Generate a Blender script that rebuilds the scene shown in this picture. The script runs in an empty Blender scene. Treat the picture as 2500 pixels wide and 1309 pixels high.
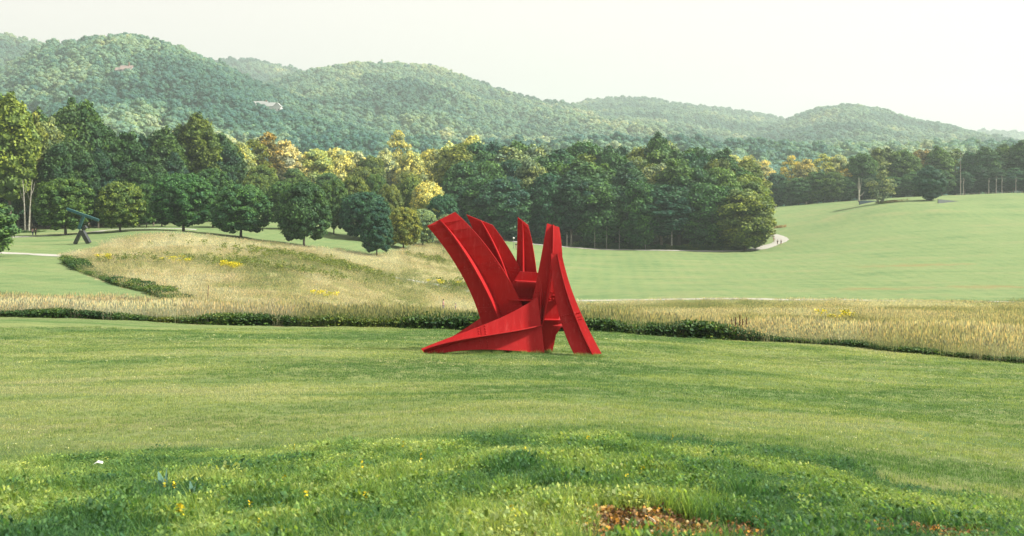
import bpy, bmesh, math, random
import numpy as np
from mathutils import Vector, Matrix

random.seed(7)
rng = np.random.default_rng(7)
sc = bpy.context.scene
C = sc.collection
R = math.radians

# ------------------------------------------------------------------ camera
F = 2500.0          # focal length in pixels of a 2500 px wide frame (36 mm lens)
CX, HY = 1250.0, 430.0   # principal column, horizon row
cam_d = bpy.data.cameras.new('camera')
cam = bpy.data.objects.new('camera', cam_d)
C.objects.link(cam)
cam_d.sensor_width = 36.0
cam_d.lens = 36.0
cam_d.shift_y = -(654.5 - HY) / 2500.0
cam_d.clip_start = 0.1
cam_d.clip_end = 20000
cam_d.dof.use_dof = True
cam_d.dof.focus_distance = 42.0
cam_d.dof.aperture_fstop = 3.2
cam.location = (0, 0, 0)
cam.rotation_euler = (R(90), 0, 0)
sc.camera = cam

# ------------------------------------------------------------------ light
SUN_AZ, SUN_EL = R(94), R(45)      # azimuth from +Y (view direction) towards +X
SUN_STR, SKY_STR = 5.0, 0.053
w = bpy.data.worlds.new('World')
sc.world = w
w.use_nodes = True
wn, wl = w.node_tree.nodes, w.node_tree.links
wn.clear()
wo = wn.new('ShaderNodeOutputWorld')
bg = wn.new('ShaderNodeBackground')
sky = wn.new('ShaderNodeTexSky')
sky.sky_type = 'NISHITA'
sky.sun_disc = False
sky.sun_elevation = SUN_EL
sky.sun_rotation = SUN_AZ
sky.dust_density = 4.0
sky.air_density = 1.0
hs = wn.new('ShaderNodeHueSaturation')
hs.inputs['Saturation'].default_value = 0.45
wl.new(sky.outputs[0], hs.inputs['Color'])
mixw = wn.new('ShaderNodeMix'); mixw.data_type = 'RGBA'
mixw.inputs[0].default_value = 0.86      # thin bright overcast haze over the sky
wl.new(hs.outputs[0], mixw.inputs[6])
mixw.inputs[7].default_value = (9.9, 9.1, 8.5, 1)
wl.new(mixw.outputs[2], bg.inputs['Color'])
bg.inputs['Strength'].default_value = SKY_STR
wl.new(bg.outputs[0], wo.inputs['Surface'])

sun_d = bpy.data.lights.new('sun', 'SUN')
sun_d.energy = SUN_STR
sun_d.angle = R(3.0)
sun_d.color = (1.0, 0.93, 0.78)
sun = bpy.data.objects.new('sun', sun_d)
C.objects.link(sun)
sdir = Vector((math.sin(SUN_AZ) * math.cos(SUN_EL), math.cos(SUN_AZ) * math.cos(SUN_EL), math.sin(SUN_EL)))
sun.rotation_euler = sdir.to_track_quat('Z', 'Y').to_euler()

sc.view_settings.view_transform = 'Standard'
sc.view_settings.look = 'None'
sc.view_settings.gamma = 1
sc.view_settings.use_curve_mapping = False
sc.view_settings.exposure = 1.22
sc.render.engine = 'CYCLES'
sc.cycles.max_bounces = 6
sc.cycles.diffuse_bounces = 3
sc.cycles.volume_bounces = 0
sc.cycles.transparent_max_bounces = 8
sc.cycles.use_denoising = True
sc.cycles.caustics_reflective = False
sc.cycles.caustics_refractive = False

# ------------------------------------------------------------------ tagging helpers
def tag(o, label=None, cat=None, group=None, kind=None):
    if label: o['label'] = label
    if cat: o['category'] = cat
    if group: o['group'] = group
    if kind: o['kind'] = kind
    return o

def link(name, data, parent=None, loc=None):
    o = bpy.data.objects.new(name, data)
    C.objects.link(o)
    if parent: o.parent = parent
    if loc is not None: o.location = loc
    return o

def empty(name, loc, rz=0.0, label=None, cat=None, group=None):
    o = link(name, None, None, loc)
    o.rotation_euler = (0, 0, rz)
    o.empty_display_size = 0.5
    return tag(o, label, cat, group)

def mesh_np(name, verts, faces, mats=(), midx=None, smooth=False):
    """faces: (n,3) or (n,4) int array, or a list of such arrays"""
    me = bpy.data.meshes.new(name)
    verts = np.asarray(verts, dtype=np.float32)
    fl = faces if isinstance(faces, list) else [faces]
    fl = [np.asarray(f, dtype=np.int32) for f in fl if len(f)]
    me.vertices.add(len(verts)); me.vertices.foreach_set('co', verts.ravel())
    if fl:
        loops = np.concatenate([f.ravel() for f in fl])
        sizes = np.concatenate([np.full(len(f), f.shape[1], dtype=np.int32) for f in fl])
        starts = np.concatenate([[0], np.cumsum(sizes)[:-1]]).astype(np.int32)
        me.loops.add(len(loops)); me.loops.foreach_set('vertex_index', loops)
        me.polygons.add(len(sizes)); me.polygons.foreach_set('loop_start', starts)
        if midx is not None: me.polygons.foreach_set('material_index', np.asarray(midx, dtype=np.int32))
        me.polygons.foreach_set('use_smooth', np.full(len(sizes), smooth))
    for m in mats: me.materials.append(m)
    me.update(calc_edges=True)
    me.validate()
    return me

def fattr(me, name, vals, typ='FLOAT', dom='POINT'):
    a = me.attributes.new(name, typ, dom)
    a.data.foreach_set('value' if typ != 'FLOAT_VECTOR' else 'vector', np.asarray(vals).ravel().astype(np.float32 if typ != 'INT' else np.int32))

# ------------------------------------------------------------------ numpy noise
_perm = rng.random((256, 256))
def vnoise(x, y):
    xi, yi = np.floor(x).astype(int), np.floor(y).astype(int)
    fx, fy = x - xi, y - yi
    fx, fy = fx * fx * (3 - 2 * fx), fy * fy * (3 - 2 * fy)
    a = _perm[xi % 256, yi % 256]; b = _perm[(xi + 1) % 256, yi % 256]
    c = _perm[xi % 256, (yi + 1) % 256]; d = _perm[(xi + 1) % 256, (yi + 1) % 256]
    return (a * (1 - fx) + b * fx) * (1 - fy) + (c * (1 - fx) + d * fx) * fy
def fbm(x, y, o=4):
    s, a, t = 0, 0.5, 0
    for k in range(o):
        s = s + a * vnoise(x * 2 ** k + 17 * k, y * 2 ** k + 31 * k); t += a; a *= 0.5
    return s / t

# ------------------------------------------------------------------ terrain height
# survey columns: bearing (as a column of the frame) -> (distance, image row the ground shows at)
COLS = [
 (-1500, [(8,1309),(14,1125),(38,850),(56,772),(72,735),(85,722),(120,660),(160,612),(215,566),(280,545),(500,505)]),
 (0,    [(8,1309),(14,1125),(38,850),(56,772),(72,748),(85,730),(120,672),(160,619),(190,592),(215,578),(280,560),(500,515)]),
 (200,  [(8,1309),(14,1120),(38,852),(55.5,778),(75,755),(100,712),(130,668),(155,625),(190,590),(225,566),(280,552),(500,515)]),
 (400,  [(8,1309),(14,1115),(38,853),(55,785),(90,740),(130,680),(160,625),(190,570),(220,562),(280,545),(500,512)]),
 (740,  [(8,1309),(14,1110),(38,856),(54,797),(70,787),(90,765),(130,700),(170,640),(215,598),(250,560),(280,540),(350,512),(500,505)]),
 (920,  [(8,1309),(14,1098),(38,858),(53,799),(70,797),(100,780),(140,740),(175,680),(208,617),(250,585),(300,550),(400,530),(500,512)]),
 (1100, [(8,1309),(14,1085),(38,860),(52,801),(70,802),(100,800),(141,782),(180,718),(220,650),(260,600),(300,575),(350,560),(500,520)]),
 (1400, [(8,1309),(14,1065),(20,985),(38,862),(51,805),(70,805),(100,795),(141,758),(160,735),(230,660),(300,610),(320,602),(450,550),(520,535)]),
 (1900, [(8,1312),(12.5,1120),(20,1015),(38,885),(50,832),(70,812),(110,765),(150,740),(230,660),(300,612),(340,590),(390,553),(450,509),(520,505)]),
 (2200, [(8,1318),(11.8,1180),(20,1035),(35,915),(46,857),(70,812),(100,775),(150,740),(230,648),(340,545),(385,486),(450,482),(520,480)]),
 (2500, [(8,1330),(11,1245),(20,1060),(30,960),(42,890),(70,812),(100,772),(150,742),(230,645),(340,538),(425,471),(500,466)]),
 (4000, [(8,1340),(11,1250),(20,1060),(30,970),(40,905),(70,812),(100,772),(150,742),(230,640),(340,530),(425,465),(500,460)]),
]
LR0, LR1, NR = math.log(0.25), math.log(9000), 900
lr = np.linspace(LR0, LR1, NR)
rg = np.exp(lr)
def pchip(x, y, xq):
    x, y = np.asarray(x, float), np.asarray(y, float)
    h = np.diff(x); dl = np.diff(y) / h
    m = np.zeros(len(x)); m[0], m[-1] = dl[0], dl[-1]
    for i in range(1, len(x) - 1):
        if dl[i-1] * dl[i] > 0:
            w1, w2 = 2*h[i] + h[i-1], h[i] + 2*h[i-1]
            m[i] = (w1 + w2) / (w1/dl[i-1] + w2/dl[i])
    i = np.clip(np.searchsorted(x, xq) - 1, 0, len(h) - 1)
    t = np.clip((xq - x[i]) / h[i], 0, 1)
    return ((2*t**3-3*t**2+1)*y[i] + (t**3-2*t**2+t)*h[i]*m[i] + (-2*t**3+3*t**2)*y[i+1] + (t**3-t**2)*h[i]*m[i+1])
prof, angs = [], []
for px, pts in COLS:
    a = math.atan((px - CX) / F)
    rr, zz = [0.25, 2.0], [-1.62, -1.75]
    for d, y in pts:
        rr.append(d / math.cos(a)); zz.append(-(y - HY) / F * d)
    rr += [620.0, 900.0, 9000.0]; zz += [-21.0, -25.0, -30.0]
    prof.append(pchip(rr, zz, rg)); angs.append(a)
backp = pchip([0.25, 2, 30, 100, 600, 9000], [-1.62, -1.7, -2.5, -5, -22, -30], rg)
angs = [-math.pi, -2.2] + angs + [2.2, math.pi]
prof = [backp, backp] + prof + [backp, backp]
angs, prof = np.array(angs), np.array(prof)
NA = 2881
ag = np.linspace(-math.pi, math.pi, NA)
PT = np.empty((NA, NR))
for j in range(NR): PT[:, j] = np.interp(ag, angs, prof[:, j])
k = np.exp(-0.5 * (np.arange(-36, 37) / 12.0) ** 2); k /= k.sum()     # sigma 1.5 degrees
pad = np.vstack([PT[-37:-1], PT, PT[1:37]])
PT = np.stack([np.convolve(pad[:, j], k, 'valid') for j in range(NR)], 1)
k2 = np.exp(-0.5 * (np.arange(-6, 7) / 2.2) ** 2); k2 /= k2.sum()
PT = np.stack([np.convolve(np.pad(PT[i], 6, mode='edge'), k2, 'valid') for i in range(NA)], 0)

def H(X, Y):
    X, Y = np.asarray(X, float), np.asarray(Y, float)
    r = np.maximum(np.hypot(X, Y), 0.26)
    a = np.arctan2(X, Y)
    u = np.clip((a + math.pi) / (2 * math.pi) * (NA - 1), 0, NA - 1.001)
    v = np.clip((np.log(r) - LR0) / (LR1 - LR0) * (NR - 1), 0, NR - 1.001)
    i, j = u.astype(int), v.astype(int); fu, fv = u - i, v - j
    z = (PT[i, j]*(1-fu) + PT[i+1, j]*fu)*(1-fv) + (PT[i, j+1]*(1-fu) + PT[i+1, j+1]*fu)*fv
    nz = (fbm(X * 0.55 + 40, Y * 0.55 + 9, 3) - 0.5) * 0.10 * np.clip(r / 6, 0, 1)
    nz = nz + (fbm(X * 0.12 + 80, Y * 0.12 + 60, 3) - 0.5) * 0.34 * np.clip((r - 5) / 25, 0, 1)
    nz = nz + (fbm(X * 0.03 + 5, Y * 0.03 + 6, 2) - 0.5) * 1.2 * np.clip((r - 80) / 100, 0, 1)
    return z + nz
def h1(x, y): return float(H(np.array([x]), np.array([y]))[0])
def at(px, d):
    """ground point on the bearing of column px at distance d"""
    x = (px - CX) / F * d
    return Vector((x, d, h1(x, d)))
_dd = np.exp(np.linspace(math.log(4), math.log(560), 2600))
def hit(px, py, dmin=5.0, dmax=560.0):
    """first ground point met along a sight line"""
    x = (px - CX) / F * _dd
    z = H(x, _dd); ray = -(py - HY) / F * _dd
    ok = np.nonzero((ray <= z) & (_dd > dmin))[0]
    if len(ok) == 0 or _dd[ok[0]] > dmax:
        m = (_dd > dmin) & (_dd < dmax)
        q = np.where(m, np.abs(ray - z) / _dd, 9)
        i = int(np.argmin(q))
    else: i = int(ok[0])
    d = float(_dd[i])
    return at(px, d)

# ------------------------------------------------------------------ material helpers
def newmat(name):
    m = bpy.data.materials.new(name); m.use_nodes = True
    nt = m.node_tree; nt.nodes.clear()
    out = nt.nodes.new('ShaderNodeOutputMaterial')
    return m, nt, out
def N(nt, typ, **kw):
    n = nt.nodes.new(typ)
    for k_, v in kw.items():
        if k_ == 'inp':
            for kk, vv in v.items(): n.inputs[kk].default_value = vv
        else: setattr(n, k_, v)
    return n
def mixc(nt, fac, a, b, blend='MIX'):
    m = nt.nodes.new('ShaderNodeMix'); m.data_type = 'RGBA'; m.blend_type = blend; m.clamp_factor = True
    for i, v in ((0, fac), (6, a), (7, b)):
        if hasattr(v, 'is_output'): nt.links.new(v, m.inputs[i])
        else: m.inputs[i].default_value = v if i == 0 else (*v, 1) if len(v) == 3 else v
    return m.outputs[2]
def ramp(nt, src, stops, interp='LINEAR'):
    r = nt.nodes.new('ShaderNodeValToRGB'); r.color_ramp.interpolation = interp
    e = r.color_ramp.elements
    while len(e) < len(stops): e.new(0.5)
    for q, (p, c) in zip(e, stops):
        q.position = p; q.color = (*c, 1) if len(c) == 3 else c
    nt.links.new(src, r.inputs[0]); return r.outputs[0]
def fac(nt, src, lo, hi):
    m = nt.nodes.new('ShaderNodeMapRange'); m.inputs[1].default_value = lo; m.inputs[2].default_value = hi
    nt.links.new(src, m.inputs[0]); return m.outputs[0]
def noise(nt, vec, scale, detail=4, rough=0.55, dist=0.0):
    n = N(nt, 'ShaderNodeTexNoise'); n.inputs['Scale'].default_value = scale
    n.inputs['Detail'].default_value = detail; n.inputs['Roughness'].default_value = rough
    n.inputs['Distortion'].default_value = dist
    nt.links.new(vec, n.inputs['Vector']); return n.outputs[0]
def mapping(nt, vec, scale=(1,1,1), rot=(0,0,0)):
    m = N(nt, 'ShaderNodeMapping'); m.inputs['Scale'].default_value = scale; m.inputs['Rotation'].default_value = rot
    nt.links.new(vec, m.inputs[0]); return m.outputs[0]
def prin(nt, out, col, rough=0.8, spec=0.3, normal=None):
    p = N(nt, 'ShaderNodeBsdfPrincipled')
    if hasattr(col, 'is_output'): nt.links.new(col, p.inputs['Base Color'])
    else: p.inputs['Base Color'].default_value = (*col, 1)
    p.inputs['Roughness'].default_value = rough
    p.inputs['Specular IOR Level'].default_value = spec
    if normal is not None: nt.links.new(normal, p.inputs['Normal'])
    if out: nt.links.new(p.outputs[0], out.inputs[0])
    return p
def bump(nt, h, strength, dist):
    b = N(nt, 'ShaderNodeBump'); b.inputs['Strength'].default_value = strength; b.inputs['Distance'].default_value = dist
    nt.links.new(h, b.inputs['Height']); return b.outputs[0]
def simple(name, col, rough=0.7, spec=0.3, var=0.12, scale=3.0):
    m, nt, out = newmat(name)
    tc = N(nt, 'ShaderNodeTexCoord')
    n = noise(nt, tc.outputs['Object'], scale)
    c = mixc(nt, fac(nt, n, 0.3, 0.7), tuple(max(0, x*(1-var)) for x in col), tuple(x*(1+var) for x in col))
    prin(nt, out, c, rough, spec)
    return m

# foliage: colour from the object (single trees) or the instance (woods, grass)
def foliage(name, src='object', ramp_stops=None, trans=0.22, rough=0.6, warm_c=(1.30, 1.20, 0.72), lo=(0.42, 0.50, 0.55), hi=(1.6, 1.52, 1.30)):
    m, nt, out = newmat(name)
    if src == 'object':
        base = N(nt, 'ShaderNodeObjectInfo').outputs['Color']
    else:
        t = N(nt, 'ShaderNodeAttribute', attribute_type='INSTANCER', attribute_name='tint')
        base = ramp(nt, t.outputs['Fac'], ramp_stops)
    r = N(nt, 'ShaderNodeAttribute', attribute_type='GEOMETRY', attribute_name='rnd')
    l = N(nt, 'ShaderNodeAttribute', attribute_type='GEOMETRY', attribute_name='clump')
    warm = mixc(nt, 1.0, base, warm_c, 'MULTIPLY')
    cool = mixc(nt, 1.0, base, (0.72, 0.86, 1.0), 'MULTIPLY')
    c = mixc(nt, fac(nt, l.outputs['Fac'], 0.1, 0.95), cool, warm)
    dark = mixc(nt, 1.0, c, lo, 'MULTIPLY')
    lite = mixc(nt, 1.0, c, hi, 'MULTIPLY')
    c = mixc(nt, r.outputs['Fac'], dark, lite)  # leaf tone spread paints shade (bluish dark) and sunlight into the foliage colour
    p = prin(nt, None, c, rough, 0.22)
    tr = N(nt, 'ShaderNodeBsdfTranslucent')
    tc = mixc(nt, 1.0, c, (1.15, 1.25, 0.6), 'MULTIPLY')
    nt.links.new(tc, tr.inputs[0])
    ms = N(nt, 'ShaderNodeMixShader'); ms.inputs[0].default_value = trans
    nt.links.new(p.outputs[0], ms.inputs[1]); nt.links.new(tr.outputs[0], ms.inputs[2])
    nt.links.new(ms.outputs[0], out.inputs[0])
    return m

# ------------------------------------------------------------------ ground sheet
def poly_world(pts): return np.array([[(p - CX) / F * d, d] for p, d in pts])
def inside(X, Y, P):
    c = np.zeros(X.shape, bool); n = len(P)
    for i in range(n):
        x1, y1 = P[i]; x2, y2 = P[(i + 1) % n]
        cond = (y1 > Y) != (y2 > Y)
        xs = (x2 - x1) * (Y - y1) / ((y2 - y1) + 1e-12) + x1
        c ^= cond & (X < xs)
    return c
EDGE = [(-900,56),(-300,56),(0,56),(200,55.5),(400,55),(700,54),(1000,52.5),(1250,51.5),(1450,51),(1700,50.5),(1900,49.5),(2000,49),(2200,46),(2350,44),(2500,42),(2900,38),(3400,34)]
MEADOW = EDGE + [(3400,146),(2500,147.5),(2300,149),(1900,151),(1450,154),(1250,160),(1165,172),(1150,186),(1175,215),(1160,250),(1130,272),
  (1060,272),(990,235),(950,216),(860,207),(800,212),(700,206),(640,201),(560,196),(480,193),(400,191),(330,188),(280,182),(230,172),(190,164),(160,156),
  (152,149),(163,141),(190,133),(230,126),(300,116),(370,106),(430,93),(440,87),(400,80),(300,75),(150,72),(0,70),(-300,70),(-900,70)]
# smooth the outline
def smooth_poly(P, n=2):
    P = np.asarray(P, float)
    for _ in range(n):
        Q = []
        for i in range(len(P)):
            a, b = P[i], P[(i + 1) % len(P)]
            Q += [a * .75 + b * .25, a * .25 + b * .75]
        P = np.array(Q)
    return P
MP = smooth_poly(poly_world(MEADOW))
def meadow_mask(X, Y):
    jx = (fbm(X * .35 + 3, Y * .35 + 8, 3) - .5) * 1.6 * np.clip(Y / 90, .25, 1.6)
    jy = (fbm(X * .35 + 60, Y * .35 + 70, 3) - .5) * 1.6 * np.clip(Y / 90, .25, 1.6)
    return inside(X + jx, Y + jy, MP)
BARE = [(1625,7.9,1.15,0.85),(1530,8.7,0.55,0.42),(2265,8.3,0.65,0.38)]
def bare_amt(X, Y):
    b = np.zeros(X.shape)
    for px, d, rx, ry in BARE:
        cx, cy = (px - CX) / F * d, d
        q = np.hypot((X - cx) / rx, (Y - cy) / ry) + (fbm(X * 2.2, Y * 2.2, 3) - .5) * 1.3
        b = np.maximum(b, np.clip(1.25 - q, 0, 1))
    return b
RIDGE = [(-1500,13.5),(0,14),(500,14.5),(900,14.2),(1300,14.6),(1700,13.6),(2000,12.6),(2250,11.4),(2500,10.6),(3500,10)]
def rough_limit(X, Y):
    p = CX + F * X / np.maximum(Y, .5)
    return np.interp(p, [q[0] for q in RIDGE], [q[1] for q in RIDGE])
def rough_mask(X, Y):
    L = rough_limit(X, Y) + (fbm(X * .8, Y * .8, 3) - .5) * 2.2
    return np.clip((L - Y) / 0.9 + .5, 0, 1)

a_in = np.linspace(R(-40), R(40), 460)
a_out = np.concatenate([np.linspace(-math.pi, R(-40), 70)[:-1], a_in, np.linspace(R(40), math.pi, 70)[1:]])
r_arr = np.concatenate([np.exp(np.linspace(math.log(0.4), math.log(560), 430)), np.exp(np.linspace(math.log(600), math.log(4700), 26))])
AA, RR = np.meshgrid(a_out, r_arr, indexing='ij')
GX, GY = np.sin(AA) * RR, np.cos(AA) * RR
GZ = H(GX, GY)
na, nr = AA.shape
gv = np.stack([GX, GY, GZ], -1).reshape(-1, 3)
ii, jj = np.meshgrid(np.arange(na - 1), np.arange(nr - 1), indexing='ij')
idx = (ii * nr + jj).ravel()
gf = np.stack([idx, idx + 1, idx + nr + 1, idx + nr], -1)
gv = np.vstack([gv, [[0, 0, h1(0, 0.3)]]])
cfan = np.stack([np.full(na - 1, len(gv) - 1), np.arange(na - 1) * nr, (np.arange(na - 1) + 1) * nr], -1)

mg, nt, out = newmat('lawn_and_soil')
geo = N(nt, 'ShaderNodeNewGeometry'); P = geo.outputs['Position']
A = lambda nm: N(nt, 'ShaderNodeAttribute', attribute_type='GEOMETRY', attribute_name=nm).outputs['Fac']
n_big = noise(nt, P, 0.045, 4)
n_mid = noise(nt, mapping(nt, P, (0.10, 0.30, 0.2), (0, 0, R(8))), 1.0, 7, 0.66)
n_str = noise(nt, mapping(nt, P, (0.07, 0.55, 0.2), (0, 0, R(-5))), 1.0, 7, 0.68)
n_fine = noise(nt, P, 6.0, 8, 0.75)
n_vf = noise(nt, P, 38.0, 4, 0.7)
c = ramp(nt, n_mid, [(0.30, (0.085, 0.145, 0.055)), (0.5, (0.150, 0.205, 0.080)), (0.72, (0.235, 0.260, 0.100))])
c = mixc(nt, fac(nt, n_str, 0.50, 0.66), c, (0.190, 0.205, 0.090))
c = mixc(nt, fac(nt, n_str, 0.46, 0.33), c, (0.080, 0.145, 0.045))
farc = ramp(nt, n_mid, [(0.3, (0.105, 0.168, 0.072)), (0.55, (0.132, 0.195, 0.086)), (0.75, (0.165, 0.210, 0.092))])
n_far = noise(nt, mapping(nt, P, (0.035, 0.11, 0.1), (0, 0, R(12))), 1.0, 7, 0.7)
farc = mixc(nt, fac(nt, n_far, 0.52, 0.66), farc, (0.178, 0.200, 0.100))
farc = mixc(nt, fac(nt, n_far, 0.47, 0.34), farc, (0.082, 0.148, 0.062))
n_m2 = noise(nt, mapping(nt, P, (0.45, 0.9, 0.3)), 1.0, 6, 0.75)
farc = mixc(nt, fac(nt, n_m2, 0.54, 0.72), farc, (0.190, 0.200, 0.095))
farc = mixc(nt, fac(nt, n_m2, 0.46, 0.30), farc, (0.070, 0.125, 0.045))
wv_ = N(nt, 'ShaderNodeTexWave'); wv_.inputs['Scale'].default_value = 0.11; wv_.inputs['Distortion'].default_value = 5.0; wv_.inputs['Detail'].default_value = 2
nt.links.new(mapping(nt, P, (1, .25, 1), (0, 0, R(20))), wv_.inputs[0])
farc = mixc(nt, fac(nt, wv_.outputs[1], 0.0, 6.0), farc, (0.200, 0.240, 0.100))
c = mixc(nt, fac(nt, A('distance'), 75, 110), c, farc)
straw = mixc(nt, fac(nt, n_big, 0.35, 0.6), (0.33, 0.30, 0.17), (0.24, 0.26, 0.12))
straw = mixc(nt, fac(nt, n_fine, 0.3, 0.7), straw, (0.33, 0.28, 0.16))
c = mixc(nt, A('meadow'), c, straw)
c = mixc(nt, A('rough'), c, mixc(nt, n_fine, (0.03, 0.06, 0.015), (0.07, 0.11, 0.03)))
c = mixc(nt, A('bare'), c, mixc(nt, n_vf, (0.045, 0.03, 0.02), (0.13, 0.085, 0.055)))
c = mixc(nt, A('dry'), c, mixc(nt, n_fine, (0.13, 0.105, 0.055), (0.23, 0.21, 0.09)))
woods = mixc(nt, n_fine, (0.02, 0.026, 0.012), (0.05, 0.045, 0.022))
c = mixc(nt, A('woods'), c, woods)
dk = mixc(nt, 1.0, c, (0.62, 0.66, 0.62), 'MULTIPLY')
lt = mixc(nt, 1.0, c, (1.38, 1.33, 1.3), 'MULTIPLY')
c = mixc(nt, fac(nt, n_fine, 0.28, 0.72), dk, lt)
hsum = N(nt, 'ShaderNodeMath', operation='ADD'); nt.links.new(n_fine, hsum.inputs[0]); nt.links.new(n_vf, hsum.inputs[1])
prin(nt, out, c, 0.9, 0.1, bump(nt, hsum.outputs[0], 0.9, 0.06))
me = mesh_np('ground', gv, [gf, cfan], [mg], smooth=True)
AX, AY = gv[:, 0], gv[:, 1]
front = AY > 1
md = np.where(front, meadow_mask(AX, AY), 0).astype(float)
fattr(me, 'meadow', md)
fattr(me, 'distance', np.hypot(AX, AY))
fattr(me, 'rough', np.where(front, rough_mask(AX, AY), 1))
fattr(me, 'bare', bare_amt(AX, AY))
dry = np.zeros(len(gv))
for px, py, rx, ry in [(2230,648,13,4.5),(1905,556,3,2),(2140,706,9,2.0),(2420,700,8,2)]:
    q = hit(px, py, 100)
    dry = np.maximum(dry, np.clip(1.3 - np.hypot((AX - q.x) / rx, (AY - q.y) / ry) - (fbm(AX * .5, AY * .5, 2) - .5) * 1.6, 0, 1))
fattr(me, 'dry', dry * 0.95)
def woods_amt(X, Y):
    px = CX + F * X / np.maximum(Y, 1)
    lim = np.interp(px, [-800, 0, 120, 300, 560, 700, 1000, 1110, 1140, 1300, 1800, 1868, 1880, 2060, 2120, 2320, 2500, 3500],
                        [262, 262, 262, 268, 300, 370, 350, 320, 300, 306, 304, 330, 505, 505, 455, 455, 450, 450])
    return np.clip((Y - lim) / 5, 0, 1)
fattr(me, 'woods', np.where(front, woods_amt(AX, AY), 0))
tag(link('ground', me), kind='structure')

# ------------------------------------------------------------------ gravel paths
gm, nt, out = newmat('gravel')
geo = N(nt, 'ShaderNodeNewGeometry')
n1 = noise(nt, geo.outputs['Position'], 3.0, 6, .7)
c = ramp(nt, n1, [(0.3, (0.24, 0.24, 0.225)), (0.7, (0.37, 0.365, 0.345))])
prin(nt, out, c, .9, .2, bump(nt, n1, .6, .03))
def spline(P, step):
    P = [Vector(p) for p in P]; out_ = []
    P = [P[0] * 2 - P[1]] + P + [P[-1] * 2 - P[-2]]
    for i in range(1, len(P) - 2):
        n = max(2, int((P[i + 1] - P[i]).length / step))
        for k_ in range(n):
            t = k_ / n; a, b, c_, d = P[i - 1:i + 3]
            out_.append(0.5 * ((2 * b) + (c_ - a) * t + (2 * a - 5 * b + 4 * c_ - d) * t * t + (3 * b - a - 3 * c_ + d) * t ** 3))
    out_.append(P[-2]); return out_
def path(name, pts, width, lift=0.07):
    S = spline([(p.x, p.y, 0) for p in pts], 1.5)
    v, f = [], []
    K = 5
    for i, p in enumerate(S):
        t = (S[min(i + 1, len(S) - 1)] - S[max(i - 1, 0)]).normalized(); nrm = Vector((-t.y, t.x, 0))
        wv = width * (1 + 0.12 * math.sin(i * .37) + 0.06 * math.sin(i * 1.3))
        for k_ in range(K):
            q = p + nrm * wv * (k_ / (K - 1) - .5)
            v.append((q.x, q.y, h1(q.x, q.y) + (lift if 0 < k_ < K - 1 else lift * .3)))
        if i:
            for k_ in range(K - 1):
                a = (i - 1) * K + k_; f.append((a, a + 1, a + K + 1, a + K))
    me = mesh_np(name, v, np.array(f), [gm], smooth=True)
    return tag(link(name, me), kind='structure')
path('gravel_path', [at(3300,151),at(2900,150),at(2500,150.5),at(2300,152),at(2100,153.5),at(1900,155),at(1700,157),at(1450,160),at(1280,167),at(1200,177),at(1130,184),at(1030,186),at(900,180)], 2.3)
path('gravel_path', [at(860,330),at(1000,315),at(1150,305),at(1300,303),at(1400,302.5),at(1550,302),at(1700,301.5),at(1790,303),at(1850,308),at(1885,318),at(1903,330),at(1908,340),at(1898,352),at(1875,362),at(1840,372)], 4.2, .14)
path('gravel_path', [at(-500,178),at(-200,171),at(0,165),at(60,162),at(110,159),at(155,156.5),at(200,153)], 3.2)
path('gravel_path', [at(-60,205),at(60,208),at(140,212),at(215,218),at(260,228),at(330,232),at(480,236)], 2.6)

# ------------------------------------------------------------------ unit geometry
def ico(sub):
    bm = bmesh.new(); bmesh.ops.create_icosphere(bm, subdivisions=sub, radius=1.0)
    v = np.array([x.co[:] for x in bm.verts]); f = np.array([[q.index for q in x.verts] for x in bm.faces]); bm.free()
    return v, f
ICO1, ICO2, ICO3 = ico(1), ico(2), ico(3)

def rand_dirs(n, g):
    v = g.normal(size=(n, 3)); return v / np.linalg.norm(v, axis=1, keepdims=True)

def leaf_quads(pos, nrm, size, g, droop=0.0):
    """small bent leaf-spray quads: returns verts (n*4,3)"""
    n = len(pos)
    t = np.cross(nrm, rand_dirs(n, g)); t /= np.linalg.norm(t, axis=1, keepdims=True) + 1e-9
    b = np.cross(nrm, t)
    s = size[:, None]
    k_ = (0.55 + 0.35 * g.random((n, 1)))
    v = np.stack([pos - t * s * .5, pos + b * s * .5 * k_ + nrm * s * .10, pos + t * s * .5 + nrm * s * .05 * 1, pos - b * s * .5 * k_ - nrm * s * .12], 1)
    return v.reshape(-1, 3)

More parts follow.
